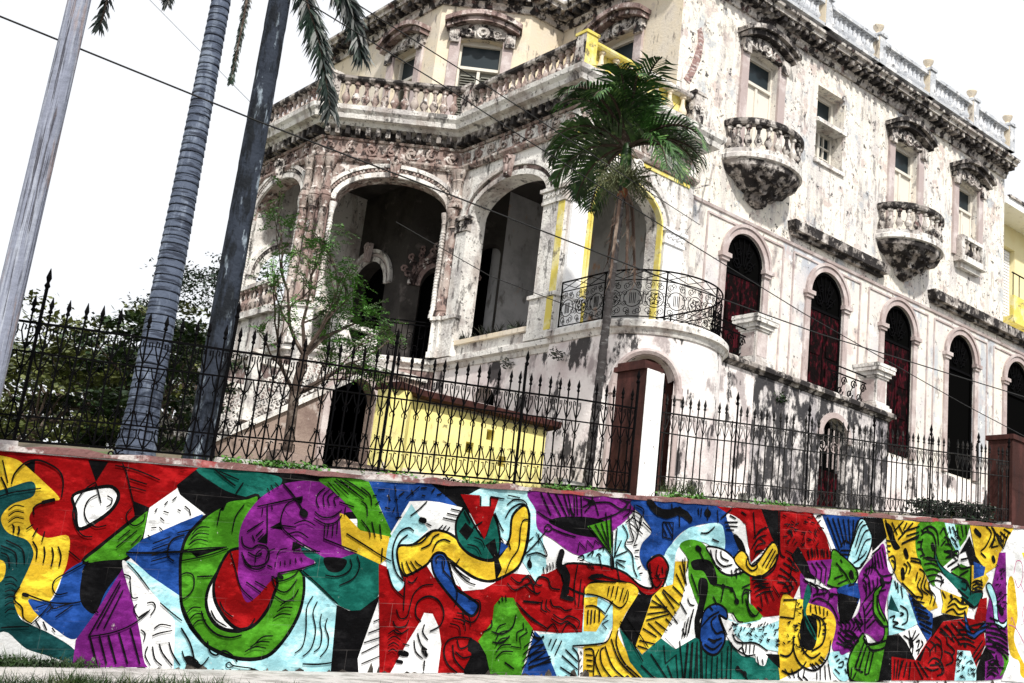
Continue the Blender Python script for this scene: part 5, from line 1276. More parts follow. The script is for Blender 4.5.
# ------------------------------------------------------------------ the mural: flat paint shapes on the wall's face
# tiles give the place of the shapes on the wall in a common drawing grid (one grid unit = 1/5.689 picture unit)
TL = dict(A=(0, 0), B=(0, 683), C=(1024, 57), D=(1024, 683), E=(2048, 114), F=(2048, 683), G=(2958, 171), H=(2958, 700), I=(3868, 228), J=(3868, 700), K=(4801, 341), L=(4801, 700))
FILLS = """
R A -900 -80 1129 157 1000 280 850 385 500 680 395 760 360 780 150 640 -700 300
Y~ A -420 40 -200 60 60 100 150 150 240 230 340 335 250 345 190 395 166 450 200 520 270 557 390 548 383 690 350 780 300 890 215 1010 160 1040 80 960 70 880 150 700 -40 690 -300 500
N~ A -500 420 -260 330 0 285 180 235 190 318 70 365 12 425 10 475 50 530 150 568 188 630 180 690 110 840 78 900 90 960 120 1020 180 1050 300 1110 420 1190 470 1290 250 1240 130 1180 20 1090 -160 1180 -420 1220 -460 900 -200 640
Y~ A -40 690 20 690 32 740 10 800 -40 815
W~ B 55 430 150 505 270 545 380 590 300 640 100 620 50 520
W B 170 365 215 318 300 390 440 455 400 480 290 420
W~o A 412 322 480 288 600 264 650 275 674 320 640 390 560 455 448 505 430 400
K A 500 112 618 122 545 238
K A 755 345 852 385 765 432
K A 200 112 196 190 140 138
B~ B 490 0 370 70 330 160 280 235 165 222 180 270 215 312 310 390 425 450 520 330 700 60 620 -10
G~o A 470 692 560 610 760 450 845 395 838 480 815 560 760 640 690 692 590 708
K~ B 500 20 715 0 690 60 600 180 545 300 490 282 455 220 462 110
P B 695 50 740 150 770 290 800 440 840 610 410 610 430 455 550 290
W~ B 715 8 850 170 990 330 1010 610 840 610 800 440 770 290 700 55
U D -40 -20 200 -20 700 60 895 255 870 655 -40 640 -30 380
U~ B 718 5 850 70 1015 190 1050 350 1100 420 1060 450 990 340 880 200 780 90
B A 715 645 815 562 900 515 1030 465 1150 420 1190 520 1050 705 1020 885 850 770
W A 1000 285 1165 415 1030 468 815 562 848 388
K C 105 100 -20 200 0 255 135 360 300 450 640 400 1020 390 1020 160 560 120
T~ C 105 102 520 140 572 195 450 268 310 250 200 195
G~o C 225 325 135 385 40 490 5 600 0 710 8 880 50 990 110 1070 180 1130 330 1186 490 1174 600 1066 680 916 705 756 660 660 400 500 450 272 370 275 270 290 240 340
W~o D 240 30 165 150 148 250 180 340 245 392 345 402 270 350 205 250 192 150
R~o D 250 -10 200 100 190 180 210 260 270 350 340 395 420 370 490 290 530 200 545 100 400 -50 300 -60
P~ C 560 205 640 182 740 176 850 200 960 270 1000 345 930 370 922 545 1010 592 870 628 815 610 700 545 765 650 600 700 520 740 440 830 372 861 330 720 334 600 335 480 370 380 450 278
K C 50 572 268 553 90 610
K C 636 280 698 260 680 308
K C 508 442 570 408 582 456
K C 440 524 490 470 490 535
K C 640 520 700 545 634 572
K C 585 338 622 382 600 350
T~ C 690 545 815 610 870 628 1020 587 1134 640 1138 740 1125 830 1060 912 1000 920 890 876 760 760 690 690 770 640 710 600
K~ C 820 612 942 622 930 675 885 697 835 680
K D 890 255 960 288 1024 285 1130 205 1105 640 855 642
W F 100 240 108 640 -10 640 -15 560 20 460
R F 105 20 108 642 900 642 980 400 1130 415 1262 410 1290 180 1290 60 1160 27 1060 77 960 85 870 75 800 110 600 175 380 30 250 80
G~ E -230 105 45 122 110 270 178 410 170 442 0 400 -20 330 -80 250 -150 180
Y E -118 300 -85 312 0 400 165 435 155 560 110 592 -105 490
B E 48 120 310 135 340 105 400 115 582 268 440 240 285 235 178 412
K E 395 112 710 150 630 195 570 195 650 310 580 285
U E 700 145 1000 160 1060 600 1000 700 860 480 790 430 760 300 780 220 620 195
W E 280 235 380 232 450 240 580 270 545 340 545 450 460 405 400 408 300 482 230 485 170 420
U E 290 250 385 395 300 480 220 490 175 430
U~ E 180 430 150 520 150 600 165 660 208 745 248 708 225 640 212 560 222 490 250 440
W F 480 -10 560 40 650 110 770 125 700 165 582 176 520 60
W F 370 20 415 -30 420 100
Y~o E 220 490 300 480 400 408 470 405 540 440 600 510 680 562 760 570 810 520 850 440 865 320 930 258 958 300 955 400 935 520 895 610 820 660 740 690 650 670 560 610 500 562 440 530 405 560 370 600 270 655 235 640 210 560
B~o F 405 10 418 -30 455 -42 492 -10 540 150 600 200 670 255 632 318 545 245 430 100
K~ D 20 555 60 545 105 580 90 605 50 600
W F 362 300 410 305 445 380 460 480 440 642 170 642 260 480 340 350
K~ F 625 445 700 500 730 600 738 650 590 645 630 540 610 510
G F 800 212 870 215 910 300 980 390 960 480 915 655 740 655 715 540 670 460 750 350 760 260
T~o E 590 275 545 350 550 450 600 520 680 562 750 567 792 520 787 400 750 310 700 440 610 300
U E 655 188 765 188 765 285 655 285
R E 570 195 680 200 680 262 735 262 735 210 787 220 705 452
K E 765 445 785 560 805 620 770 690 758 560 710 485
K E 597 355 645 400 605 457 560 407
B E 800 462 842 492 790 540
P~ G 75 110 640 165 620 260 552 325 520 355 470 440 330 485 180 392 98 335 88 230
K~ G 160 290 250 265 400 270 490 300 460 380 330 370 220 330
G G 380 320 517 280 517 490 440 385
U G 552 322 600 300 622 380 592 420 640 480 690 630 540 570 380 520 330 490 470 440 520 480
B~ G 645 165 1130 205 1180 300 1240 450 1210 518 1150 445 1150 320 1080 302 960 328 880 390 822 482 745 490 720 570 680 500 690 420 745 350 700 270
U~ G 818 490 880 400 960 328 1024 322 1080 302 1150 320 1155 460 1040 410 940 408 885 470 865 640 830 648
R~o H 250 10 400 8 500 20 600 60 680 128 750 140 735 60 722 0 790 -45 838 10 832 70 800 145 740 187 690 172 640 122 560 112 400 112 380 180 250 120
Y~ H 380 130 420 115 560 110 640 122 670 175 605 275 570 350 555 410 640 560 705 668 360 670 355 480 460 465 515 405 525 300 500 210 370 175
U H 365 180 440 185 525 240 522 360 470 450 290 475 355 490 352 660 200 660 105 405 350 395
Y H 362 195 440 192 435 245 482 300 430 390 358 388
B H 80 385 120 425 208 662 0 662 40 540
W H 325 482 357 490 352 655 325 650
K H 670 175 745 195 710 330 655 500 690 520 600 425 562 360 610 270
Y H 800 140 868 120 880 -10 955 -10 930 150 905 250 870 300 800 425 690 518 655 470 720 280 750 190
W H 932 150 905 255 865 330 820 422 885 490 992 425 1005 250 965 120 945 -10
T H 562 370 690 522 800 428 880 490 990 425 1200 440 1240 510 1330 540 1470 540 1485 668 700 668 620 560
G~ I -5 370 60 338 140 372 200 490 250 540 388 540 392 700 462 715 455 790 340 808 290 755 200 765 120 730 80 660 45 560 42 450
K~ I 60 465 110 448 170 462 200 520 207 590 170 592 130 520 75 510
K~ J 112 85 150 95 155 160 125 290 110 340 145 420 90 425 78 330 105 210 98 130
W~o I 148 380 250 400 340 488 358 520 280 542 220 512 180 442
R I 205 150 750 185 830 320 862 450 720 460 690 570 640 680 582 684 577 775 470 777 400 700 393 545 470 545 550 400 520 350 400 470 370 250 270 190
W~ I 262 192 350 238 372 340 392 405 380 432 330 322 290 290
K~ I 300 310 350 345 372 420 330 390
K I 458 165 557 175 560 405 515 320
K I 628 432 668 375 700 430 770 565 700 552
Y~o I 320 420 350 400 380 432 395 480 430 478 520 355 556 402 535 480 462 547 400 545 340 502 305 455
W I 748 185 802 195 888 405 858 392 825 310
B I 803 195 1040 212 1000 330 965 450 915 445 880 390
U~o K 95 105 140 145 156 230 130 320 80 388 18 352 45 240 70 150
G~o I 862 400 920 430 1005 520 985 590 920 617 828 592 850 540
P I 718 460 862 450 830 602 740 530
P~ J 680 60 740 130 830 150 890 150 895 280 955 360 1015 290 1030 420 980 490 920 512 862 480 885 340 840 262 740 232 695 250
K J 888 150 1012 225 955 362 900 285
B~ J 890 150 1012 115 1012 222 958 218
U J 215 290 340 345 470 320 575 295 585 335 565 505 490 490 370 460 300 400 250 330
W~ J 200 305 235 300 330 350 440 330 470 312 570 300 560 325 440 365 340 360 290 330 330 450 420 460 490 500 492 545 472 585 430 562 420 520 360 530 320 500 260 410
Y~ J 570 208 655 208 690 205 740 232 840 262 882 335 862 450 810 562 760 612 690 665 565 665
K~ J 700 300 770 320 772 440 742 497 690 472 677 380
T~ J 722 118 742 180 712 280 760 390 772 440 722 375 702 300 695 220
B~o J 140 265 200 232 255 262 262 318 215 300 252 420 222 500 180 522 130 490 108 420 118 330
K J 480 515 560 520 565 600 520 560
W J 560 665 700 600 860 560 865 680 560 680
U~ J 850 510 950 515 962 620 945 668 900 660 845 580
Y K 215 105 430 125 400 220 420 330 460 430 530 612 460 640 330 480 300 450 250 330 235 200
K K 105 98 215 105 240 210 160 290 150 200
K~ K 228 130 265 150 290 230 315 272 280 282 245 200
G~ K 430 125 575 130 600 220 640 300 660 360 720 400 715 520 690 450 540 410 510 490 460 420 412 320 402 220
U K 568 130 622 135 662 270 640 300 598 230
G K 625 140 715 140 692 220 655 270
K K 710 205 750 330 790 390 715 372 690 290 650 310
Y K 712 145 962 160 890 290 860 380 800 420 820 445 780 520 720 545 715 370 790 380 745 320
B K 733 350 800 382 790 430 733 450
T~o K 512 280 545 370 650 440 690 460 720 520 785 530 735 612 640 545 560 422 515 342
W~ K 530 418 565 432 665 550 520 492
W K 560 380 640 310 662 360 600 415
Y K 545 508 650 550 705 605 690 675 550 640 560 585
P~ K 95 395 160 320 220 248 245 390 268 440 240 560 228 640 242 709 200 809 110 759 20 862 -30 869 -30 720 60 660 90 580 75 470
G~o L 190 140 215 128 190 190 205 260 245 350 240 450 200 668 40 668 20 550 100 400 120 460 200 450 225 372 165 280 162 180
K L -30 170 80 200 20 345 -30 345
U L 270 90 345 150 412 345 330 392 250 412 245 200
N L 243 262 262 180 312 282
W L 305 400 412 352 462 440 402 552 355 522
K L 240 410 310 405 350 452 400 552 265 532 262 668 190 668 225 480
B L 358 168 500 290 500 402 470 442 415 350
R L 265 532 400 552 470 442 560 332 700 312 785 332 800 462 742 602 640 500 622 668 265 668
K L 500 312 560 290 690 308 560 330 470 450 430 560 405 552 490 430
R L 740 300 770 205 808 195 805 330 740 330
U L 640 495 712 500 750 602 745 668 622 668
K L 797 480 852 490 850 542 795 560 795 668 747 668 745 610
B~o L 680 270 702 350 730 402 800 335 848 352 770 402 730 432 690 392
P L 878 -60 914 -60 922 320 932 480 932 560 890 658 797 668 797 560 852 540 802 470 802 300 842 110
U~o L 805 132 830 120 862 200 872 320 900 342 922 322 916 362 880 372 850 332 838 230
G~ L 890 510 935 545 905 620 880 640 905 570
W L 914 -70 1160 -60 1160 690 890 668 932 560 922 320
Y~ L 924 130 958 90 982 300 962 440 1032 600 1060 668 1000 640 990 560 932 490
Y L 1005 -60 1060 -60 1060 40 1030 10
"""
# strokes: tile, width, points (curved through them); '-' as width prefix keeps straight corners
STR = """
A 12 60 250 80 190 140 130 210 115 280 140 335 180 355 240 345 325
A 10 10 115 40 245
A 12 0 210 25 260 40 305
A 9 -20 325 60 300 120 290 230 275
A 11 190 425 185 390 215 365 260 355 310 345
A 24 240 355 300 340
A 10 540 240 480 280 430 350 410 420 430 500 470 545 520 550
A 10 540 245 555 300 570 360
A 10 550 310 500 340 475 400 490 460 540 495 600 485
A 9 605 318 632 335 625 365 600 382
A 9 650 145 750 165 830 195 905 228
A 9 690 130 715 190 740 300 765 400
A 9 730 220 830 252
A 8 735 265 825 290
A 9 745 385 715 420 720 460 760 488 810 460 820 420
A 8 735 512 665 570
A 8 775 515 655 612
A 8 800 540 740 600
A 13 712 640 860 642 1030 635 1130 640
A 11 1045 540 985 560 955 600 950 660 985 690
A 12 65 480 75 500 70 530
A 12 100 490 105 515 95 540
A 9 185 480 145 508
A 9 210 500 180 552
A 9 250 520 232 580
A 11 180 575 205 620 200 680
A 11 245 605 250 650 240 700
A 11 290 610 298 660 285 720
A 11 325 605 342 660 330 720
A 10 0 600 80 640 90 710
A 10 30 570 120 620 135 700
A 10 0 640 40 660 50 720
A 8 385 630 450 683
A 8 975 345 1000 322
A 8 930 370 950 348
A 8 875 410 890 388
A 8 925 405 955 415
A 8 905 440 930 462
A 8 1005 395 1024 405
A 8 855 500 885 498
A 8 900 495 920 515
A 8 835 540 850 555
A 8 1045 375 1075 400
A 8 1070 395 1080 430
B 10 125 190 160 200 280 240 400 245 455 235
B 26 130 195 150 200
B 9 280 245 300 275 380 250 450 238
B 9 500 5 400 60 310 110 295 160 320 195 380 185
B 8 170 365 230 310 280 250
B 7 200 270 260 250
B 8 260 300 300 260
B 8 310 325 360 290 410 255
B 9 195 340 225 390
B 9 240 350 262 400
B 9 290 385 310 410
B 9 0 385 60 380 160 378
B 10 110 150 80 190 80 230 120 270 130 330 175 360
B 9 495 435 620 415 720 380 800 330 850 280
B 12 780 330 840 290
B 9 830 245 865 240 878 270 850 315
B 9 500 430 680 115
B 9 545 390 680 140
B 9 585 390 695 170
B 12 505 430 545 590
B 12 560 430 600 590
B 12 610 425 655 590
B 12 670 410 720 590
B 12 735 385 790 590
B 9 700 80 735 95 730 130
B 9 735 120 745 210 780 212
B 9 775 250 755 280 780 325
B 9 795 395 820 420 810 465
B 9 835 490 820 540 850 600
B 9 720 15 780 80 845 168
B 9 905 242 960 290 1030 345
B 9 870 390 910 365 970 375
B 9 860 432 900 415 975 400
B 10 862 490 875 560 915 600
B 10 900 475 920 530 975 600
B 10 955 465 975 530 1020 600
B 9 530 280 555 300
C 9 -20 470 60 450 110 410 130 370
C 9 -10 575 100 560 262 552
K C 0
C 8 0 630 150 600 270 560
C 9 225 335 215 380 205 430
C 9 360 310 310 380 290 470
C 9 310 250 355 185
C 11 190 110 250 160 310 205
C 9 215 120 330 170
C 8 490 215 505 245
C 8 510 200 525 225
C 8 535 185 555 210
C 12 580 190 640 260 700 355
C 9 435 322 560 295 690 265
C 9 690 265 680 300 650 280
C 9 660 278 600 310 570 380 575 440 640 500 700 540 780 580
C 48 692 354 704 364
C 9 510 440 570 430 655 440
C 9 490 310 490 450 488 530
C 8 465 330 460 370
C 8 515 315 520 340
C 9 375 465 470 405
C 8 425 490 465 450
C 8 435 510 470 475
C 9 405 485 420 520
C 10 345 490 355 540 400 560 440 540 490 555 500 610 470 650 400 660 360 620 345 580
C 9 380 580 430 605 460 590 440 590
C 9 355 600 370 650 430 680 480 660
C 9 820 215 780 250 770 290 785 330
C 8 845 225 810 260 815 325
C 8 870 240 835 270 845 318
C 8 900 265 870 275 880 320
C 9 760 350 800 380 860 380 915 340
C 9 755 385 820 420 880 410 915 370
-C 9 935 325 930 370
-C 9 900 295 985 325
-C 10 820 420 812 505 1000 580
C 8 840 420 830 490
C 8 865 420 860 490
C 8 890 410 885 480
C 9 640 575 730 575 790 578
-C 9 660 520 638 570 700 545
C 7 535 635 535 665
C 7 565 632 565 660
C 7 590 628 592 655
C 7 620 622 622 650
C 7 650 615 655 642
C 7 680 610 690 635
C 9 550 700 660 680 770 645
C 9 490 655 520 668
C 9 280 575 310 680 340 780 410 850
C 9 370 750 455 810
C 9 420 745 490 785
C 9 960 620 970 660 940 700 880 720 820 710
C 9 1000 600 1015 660 980 730 900 770
C 10 940 475 1090 570
C 9 880 165 960 220 1040 280
C 9 930 170 990 205 1060 260
D 9 90 95 180 90
D 9 -10 90 30 72 70 90 70 160 30 210 -10 225
D 11 115 290 140 360 200 420 280 440 345 425
D 10 170 285 200 340 260 378
D 9 220 235 245 285 295 325
D 9 420 330 390 375 340 400
D 9 515 90 540 160 600 180 660 110
D 9 520 90 560 120 640 90 670 50
D 9 530 200 590 235 640 210 668 165
D 22 555 85 575 100
D 11 150 460 165 520 200 540 240 515 290 540 320 580
D 9 750 205 715 270 710 400 690 490 645 530
D 9 775 235 750 300 765 400 740 500 690 548
D 9 798 305 790 360 800 420 790 490 755 522
D 9 832 330 820 380 838 440 830 500 790 550
D 10 690 590 780 592 860 582
D 8 455 635 400 615 300 600 275 580 255 595 270 612 300 600
D 12 0 385 50 470 75 560
D 30 40 575 100 600
D 9 5 515 30 570 110 600 158 550
D 10 10 260 60 370 115 440
D 10 490 545 600 430 680 290 705 150
D 9 690 60 790 150 890 250
E 9 95 170 135 170
E 9 155 195 165 235
E 9 190 150 200 180
E 9 215 205 245 182
E 9 285 168 298 200
E 9 340 160 375 158
E 9 400 185 420 160
E 9 360 115 368 140
E 9 430 200 460 190
E 9 190 225 208 225
E 9 180 295 192 270
E 9 135 270 165 278
E 9 195 330 230 325
E 9 345 200 365 205
E 9 480 200 495 185
E 10 375 235 330 280 280 318
E 34 340 340 360 345
E 9 370 360 400 375
E 11 300 405 270 385 220 410 185 480 180 560 200 640 240 690
E 11 265 425 225 460 205 510 212 580 240 680
E 11 285 485 340 470 380 430 410 400
E 11 340 505 390 480 410 440 445 420
E 11 405 520 430 470 470 452 508 465
E 9 230 580 245 640 270 660
E 9 255 575 280 630 305 645
E 9 280 575 310 620 330 630
E 9 305 572 320 590 345 605
E 9 510 278 570 292
E 9 488 303 560 320
E 9 465 328 540 345
E 8 440 395 465 370
E 8 462 400 485 372
E 8 485 405 505 380
E 10 585 290 620 360
E 10 635 385 690 350
E 10 760 300 790 370 810 405
E 10 820 330 850 280 900 250 935 255
E 9 830 255 870 225 920 230 945 255
E 10 960 300 955 420 935 520 890 620
E 9 955 340 920 345 905 400 895 500 850 570 820 645
E 10 835 455 850 510
E 9 790 440 810 470
-E 9 680 205 680 262
-E 9 735 262 735 210
E 9 735 208 815 222
E 8 430 590 425 560 450 545 475 570 465 640
E 9 500 570 560 640 620 680
E 8 560 560 530 605
E 9 0 470 90 530 170 575
E 9 60 350 80 440
E 9 105 365 115 450
E 9 0 340 45 400 50 440
E 9 0 235 30 260 35 320
E 9 0 155 50 200 60 260
E 8 65 205 90 200
E 8 80 255 105 235
E 8 100 300 120 295
E 9 120 500 115 580
F 11 340 350 310 310 320 240 380 205 440 230 470 300 450 370 390 405
F 9 250 100 240 290
F 9 265 120 290 130 320 95
F 9 410 140 350 145 300 190 280 250 260 320 220 330 200 280
F 9 180 345 200 380 250 375 270 340
F 9 180 400 220 420 270 390
F 9 150 50 180 150 240 210
F 10 360 365 350 410 380 455
F 10 320 415 340 480 375 510
F 9 300 455 310 520 350 560
F 24 350 505 370 540
F 10 360 570 355 630
F 30 220 525 260 535
F 22 205 575 230 580
F 8 235 475 275 485
F 11 545 640 490 590 470 520 490 460 550 438 630 445
F 10 520 480 530 560 580 620 600 630
F 9 545 450 560 500 600 490 620 455
F 9 535 520 580 555 640 540
F 10 880 310 860 380 800 420 740 405
F 10 845 430 800 470 745 465
F 9 815 580 870 620
-F 9 920 355 925 390 885 410 885 460
-F 9 935 385 945 410 900 440 910 500 850 490
F 9 800 205 805 235
F 9 820 200 825 235
F 9 780 230 790 245
F 9 740 340 740 380 690 410
F 9 575 290 590 340 640 350 675 290 670 230 610 225
F 9 590 345 580 370
F 9 460 0 470 60 530 130 545 200 530 265
F 9 505 15 540 60 600 120 650 140
F 9 830 130 870 170 920 150 970 130 990 190 1020 180
F 9 850 95 900 130 950 85 1000 140 1030 140
F 9 920 235 1010 245
F 9 880 240 960 320 1060 390
F 8 975 400 970 430 1010 450 1035 430
F 8 0 530 100 480
F 8 0 590 105 545
F 8 15 470 105 440
F 8 40 415 105 390
F 8 70 350 105 335
F 7 945 550 1040 480
F 9 950 590 1050 520
F 9 950 620 1080 560
F 9 960 500 1040 430
G 9 20 480 80 420 150 335
G 9 130 330 150 310 175 330 155 350 130 335
G 9 30 485 90 470 145 490 130 440 85 355
G 30 45 525 50 545
G 8 50 490 48 525
G 8 35 410 70 380
G 8 100 420 100 360
G 8 125 550 130 590
G 8 145 540 150 580
G 8 160 530 168 570
G 8 178 525 185 560
G 9 170 330 240 360 310 380
G 10 110 125 170 260
G 10 150 125 225 265
G 10 195 130 260 265
G 10 240 130 275 260
G 9 265 130 290 260
G 14 275 220 300 262
G 8 300 130 305 260
G 8 315 130 320 260
G 9 340 140 345 265
G 30 390 185 410 185
G 9 350 160 400 180 350 210
G 9 405 145 405 180
G 9 420 190 440 260
G 9 360 240 400 195
G 9 420 185 500 185 560 220 620 225
G 9 440 280 540 250 610 190
G 9 560 160 600 180 625 180
G 9 90 235 150 275 200 290
-G 9 320 470 330 410 370 455 375 400 410 440 420 400 445 420
G 9 320 500 350 485 355 510 330 515
G 9 375 490 410 460 400 490
G 9 440 450 470 440 465 460
G 9 520 350 518 490
G 9 480 240 500 440
G 9 510 250 515 440
G 9 385 320 515 490
G 9 420 310 500 450
G 9 455 300 510 470
K G 0
G 28 515 500 520 550
G 9 530 500 545 330
G 9 530 490 570 400
G 8 535 490 605 460
G 8 540 510 595 520
G 8 535 520 590 555
G 9 575 310 605 370 590 430 630 480 640 560 660 610
G 9 610 260 620 330 640 400 600 410
G 9 640 250 660 330 690 365
G 9 680 265 675 300 690 320
G 9 690 295 740 345
G 8 640 430 660 425
G 8 645 460 670 455
G 8 645 490 670 495
G 8 660 560 680 545
G 8 670 590 690 585
G 8 625 230 645 240
G 46 730 180 770 230 830 250 900 230
G 40 880 230 930 250 960 280
G 9 900 220 900 325
-G 9 805 295 805 380 860 395 865 300 805 295
G 8 820 300 860 380
G 8 840 300 862 345
G 8 808 330 830 380
G 9 855 190 860 230
G 46 230 470 215 540 250 590 255 640
G 34 255 640 260 690
G 8 370 530 390 560
G 8 385 530 405 565
G 8 405 540 412 565
G 9 440 480 460 560
G 8 425 490 440 475 455 490
G 22 400 605 460 600
H 10 380 85 430 65 520 90 600 110
H 9 540 0 560 110
H 9 390 85 440 100 540 110
H 11 0 95 40 80 70 125 100 80 150 90 170 140 220 150
H 9 20 120 60 160 100 175
H 46 240 30 260 90 240 180
H 26 230 190 290 205
H 9 320 10 300 140 310 240
H 8 340 90 325 250
H 8 360 130 350 240
H 9 10 215 115 225
H 9 120 210 115 260 145 280
H 9 145 205 140 250 165 275
H 9 165 205 180 245 220 250 250 270 290 260
H 9 180 290 230 320 270 300 330 330 320 370
H 9 170 315 220 345 260 330 310 370
H 9 140 385 180 345 210 395
H 9 230 395 260 345 300 355 320 395
H 9 0 260 60 320 130 360
H 9 370 175 430 185 500 215 560 255 600 215 610 160
H 8 500 130 490 190
H 8 525 130 510 195
H 8 550 130 535 205
H 8 580 140 560 215
H 8 605 150 580 220
H 9 520 215 480 280
H 9 365 245 420 245 480 290
H 10 380 265 375 350
H 10 400 265 395 345
H 10 420 265 415 340
H 10 445 265 442 335
-H 10 490 295 465 320 495 325 460 345 485 375
H 9 290 470 380 465 480 450 515 385
H 9 60 380 80 420 130 425
H 9 130 460 60 480 40 520
H 9 140 490 60 520 50 540
H 9 170 560 40 590
H 9 165 530 50 560
H 9 170 430 155 470
H 9 200 430 170 495
H 9 230 440 190 525
H 9 250 490 320 560
H 9 230 525 320 605
H 9 220 590 310 650
H 9 290 480 325 530 325 640
H 7 335 500 345 520
H 7 340 540 332 560
H 7 345 580 335 600
H 7 345 620 332 630
H 10 360 490 410 500 410 640
H 8 365 520 405 525
H 8 370 550 405 555
H 8 370 580 405 585
H 8 370 610 410 615
H 10 470 480 450 500 460 580 520 660
H 10 440 490 420 560 460 660
H 10 475 470 520 590 600 665
H 10 510 430 560 560 660 660
H 10 550 380 540 460 580 560 640 620 680 655
H 9 740 210 830 270 890 345
H 9 800 160 870 260
H 9 760 180 850 290
H 9 730 250 830 250
H 9 715 290 830 275
H 9 710 325 840 290
H 9 690 370 770 420
H 9 670 440 760 460
H 9 660 470 720 490
H 9 720 340 800 415
H 9 760 330 830 385
H 9 820 315 855 350
H 9 805 150 900 240
H 9 860 130 920 190
H 9 880 60 930 160
H 9 900 10 935 120
H 9 870 270 880 290
H 9 945 200 960 235 985 240
H 9 980 260 960 340
H 9 965 320 950 400
H 9 940 340 935 410
H 9 915 370 930 420
H 9 900 220 940 290
-H 9 810 465 820 570 880 520 890 660
H 9 735 515 830 660
H 9 680 580 760 660
H 9 830 580 860 660
H 9 900 440 920 660
H 8 950 460 930 660
H 8 975 450 965 660
H 8 1000 450 1000 660
H 8 1025 445 1030 660
H 10 730 0 740 100 770 140 800 100
H 8 780 10 770 60 790 100
H 8 800 20 805 60
I 8 5 450 30 600
I 8 20 440 20 540
I 8 40 450 30 520
I 9 110 300 150 300 190 265
I 9 175 335 215 352
I 9 150 150 150 230
I 40 145 185 155 190
I 8 95 160 100 200
I 8 115 160 110 210
I 8 205 170 210 240
I 9 225 220 290 160
I 9 245 240 320 240
I 8 250 260 320 265
I 8 255 280 300 285
I 8 275 200 310 220
I 10 200 395 200 450 240 490 290 480
I 10 225 400 230 440 270 460
I 9 165 395 185 470 230 510
I 9 330 500 300 520
I 9 285 510 290 550
I 9 310 500 315 560
I 9 330 500 340 540
I 30 90 385 105 395
I 9 100 400 130 460
I 9 380 430 370 480 400 515 430 500 430 480
I 9 460 490 520 390
I 9 480 500 535 400
I 9 500 500 545 420
I 9 410 180 420 320
I 9 340 180 370 200
I 9 410 330 480 265
I 9 400 390 440 330 480 360
I 14 420 410 460 400
I 9 400 480 450 440 480 400
I 9 545 420 530 500 470 550 400 565
I 9 580 470 660 520
I 9 560 500 640 560 660 600
I 9 550 540 600 560 640 620
I 9 545 580 590 590 620 650
I 9 610 440 670 520
I 9 420 600 480 605
I 9 430 580 470 575
I 9 715 400 730 450
I 9 740 385 750 440
I 9 770 380 780 440
I 9 800 390 810 440
I 9 830 400 838 440
-I 9 740 470 770 520 760 590
-I 9 765 465 800 510 790 590
-I 9 795 460 825 500 815 590
I 34 965 530 970 545
I 8 880 470 940 540
I 8 905 450 915 470
-I 9 870 560 920 540 900 500
-I 9 890 590 945 565 930 530
I 8 950 600 985 590
I 9 830 210 900 400
I 9 860 215 915 380
I 9 890 215 930 370
I 9 920 220 945 360
I 9 950 220 960 350
I 9 980 225 975 350
I 9 905 380 930 345 960 360
I 8 905 400 965 400
I 8 905 420 960 425
I 9 1005 225 960 380
I 10 560 175 560 400 590 440
J 26 235 130 238 132
J 26 285 150 287 152
J 30 312 215 318 220
J 10 180 120 235 130 290 150 315 215
J 10 240 140 225 220
J 9 345 140 390 120
J 9 345 190 360 150 400 160
J 9 350 230 350 180 380 170 380 250 420 300 450 260
J 9 365 200 390 290 420 305
J 9 290 280 320 330 350 335
J 9 430 250 460 270
J 9 180 190 205 240
J 9 155 240 180 270
J 9 55 60 100 190
J 10 215 275 170 300 140 330 115 360
J 10 200 300 170 330 180 380
J 10 150 430 190 440 230 425
J 10 130 460 180 490 230 450
J 10 165 440 190 450 200 430
J 10 180 370 200 400 230 390 250 400
J 10 215 290 230 340 260 410
J 9 320 500 345 480 365 525 420 520
J 8 350 455 345 490
J 8 370 460 365 510
J 8 390 460 388 515
J 8 415 465 410 515
J 10 290 400 320 450 420 455 490 500
J 8 430 530 440 580
J 8 460 545 465 580
J 14 318 600 362 630
J 28 318 598 322 602
J 28 358 628 362 632
J 9 360 630 380 680
J 8 35 450 15 660
J 8 60 450 45 660
J 8 90 445 75 660
J 8 110 450 110 660
J 8 145 510 140 660
J 8 175 530 170 660
J 8 205 530 200 660
J 8 230 500 230 660
J 8 265 470 255 660
J 8 285 450 280 660
J 9 270 440 310 490 380 530
-J 10 580 210 655 208 640 315 560 305
J 11 640 430 630 500 600 530 560 520
J 11 640 410 640 500 680 580 760 610 830 540 850 440
J 11 570 610 620 630 680 600 710 560
J 11 740 500 800 460 820 380 800 320 740 290
J 10 725 300 780 320 790 360 780 420
J 10 665 410 690 490 740 540 790 510
J 9 670 470 700 455
J 9 680 500 705 475
J 9 690 515 715 495
J 9 800 350 825 345
J 9 805 380 825 380
J 9 800 400 822 405
J 9 800 320 820 310
J 9 740 570 770 600
J 9 760 565 790 590
J 9 780 545 810 575
J 9 790 530 820 560
J 9 730 570 760 610
J 9 690 640 720 670
J 9 760 240 770 290
J 9 785 245 790 290
J 9 810 255 810 300
J 9 830 270 830 300
J 9 735 235 735 280
J 9 660 640 690 670
J 9 700 300 760 420
J 9 690 260 700 380
J 9 720 300 770 380
J 10 740 220 780 200 850 240 890 320
J 10 700 100 740 120 780 150 750 190
J 24 855 180 858 182
J 9 830 240 850 180 890 180
J 10 900 370 970 420 990 400
J 10 890 390 940 440 990 430
J 10 890 420 930 460 980 460
J 9 980 340 1000 330 1024 350
J 9 950 380 1010 430
J 9 880 450 960 480 1010 440
J 9 750 180 820 170 830 150
J 8 790 590 790 665
J 8 815 580 820 665
J 8 835 570 850 665
J 8 770 620 770 665
J 8 870 535 890 525
J 8 880 560 900 545
J 8 895 570 920 560 915 590 890 590
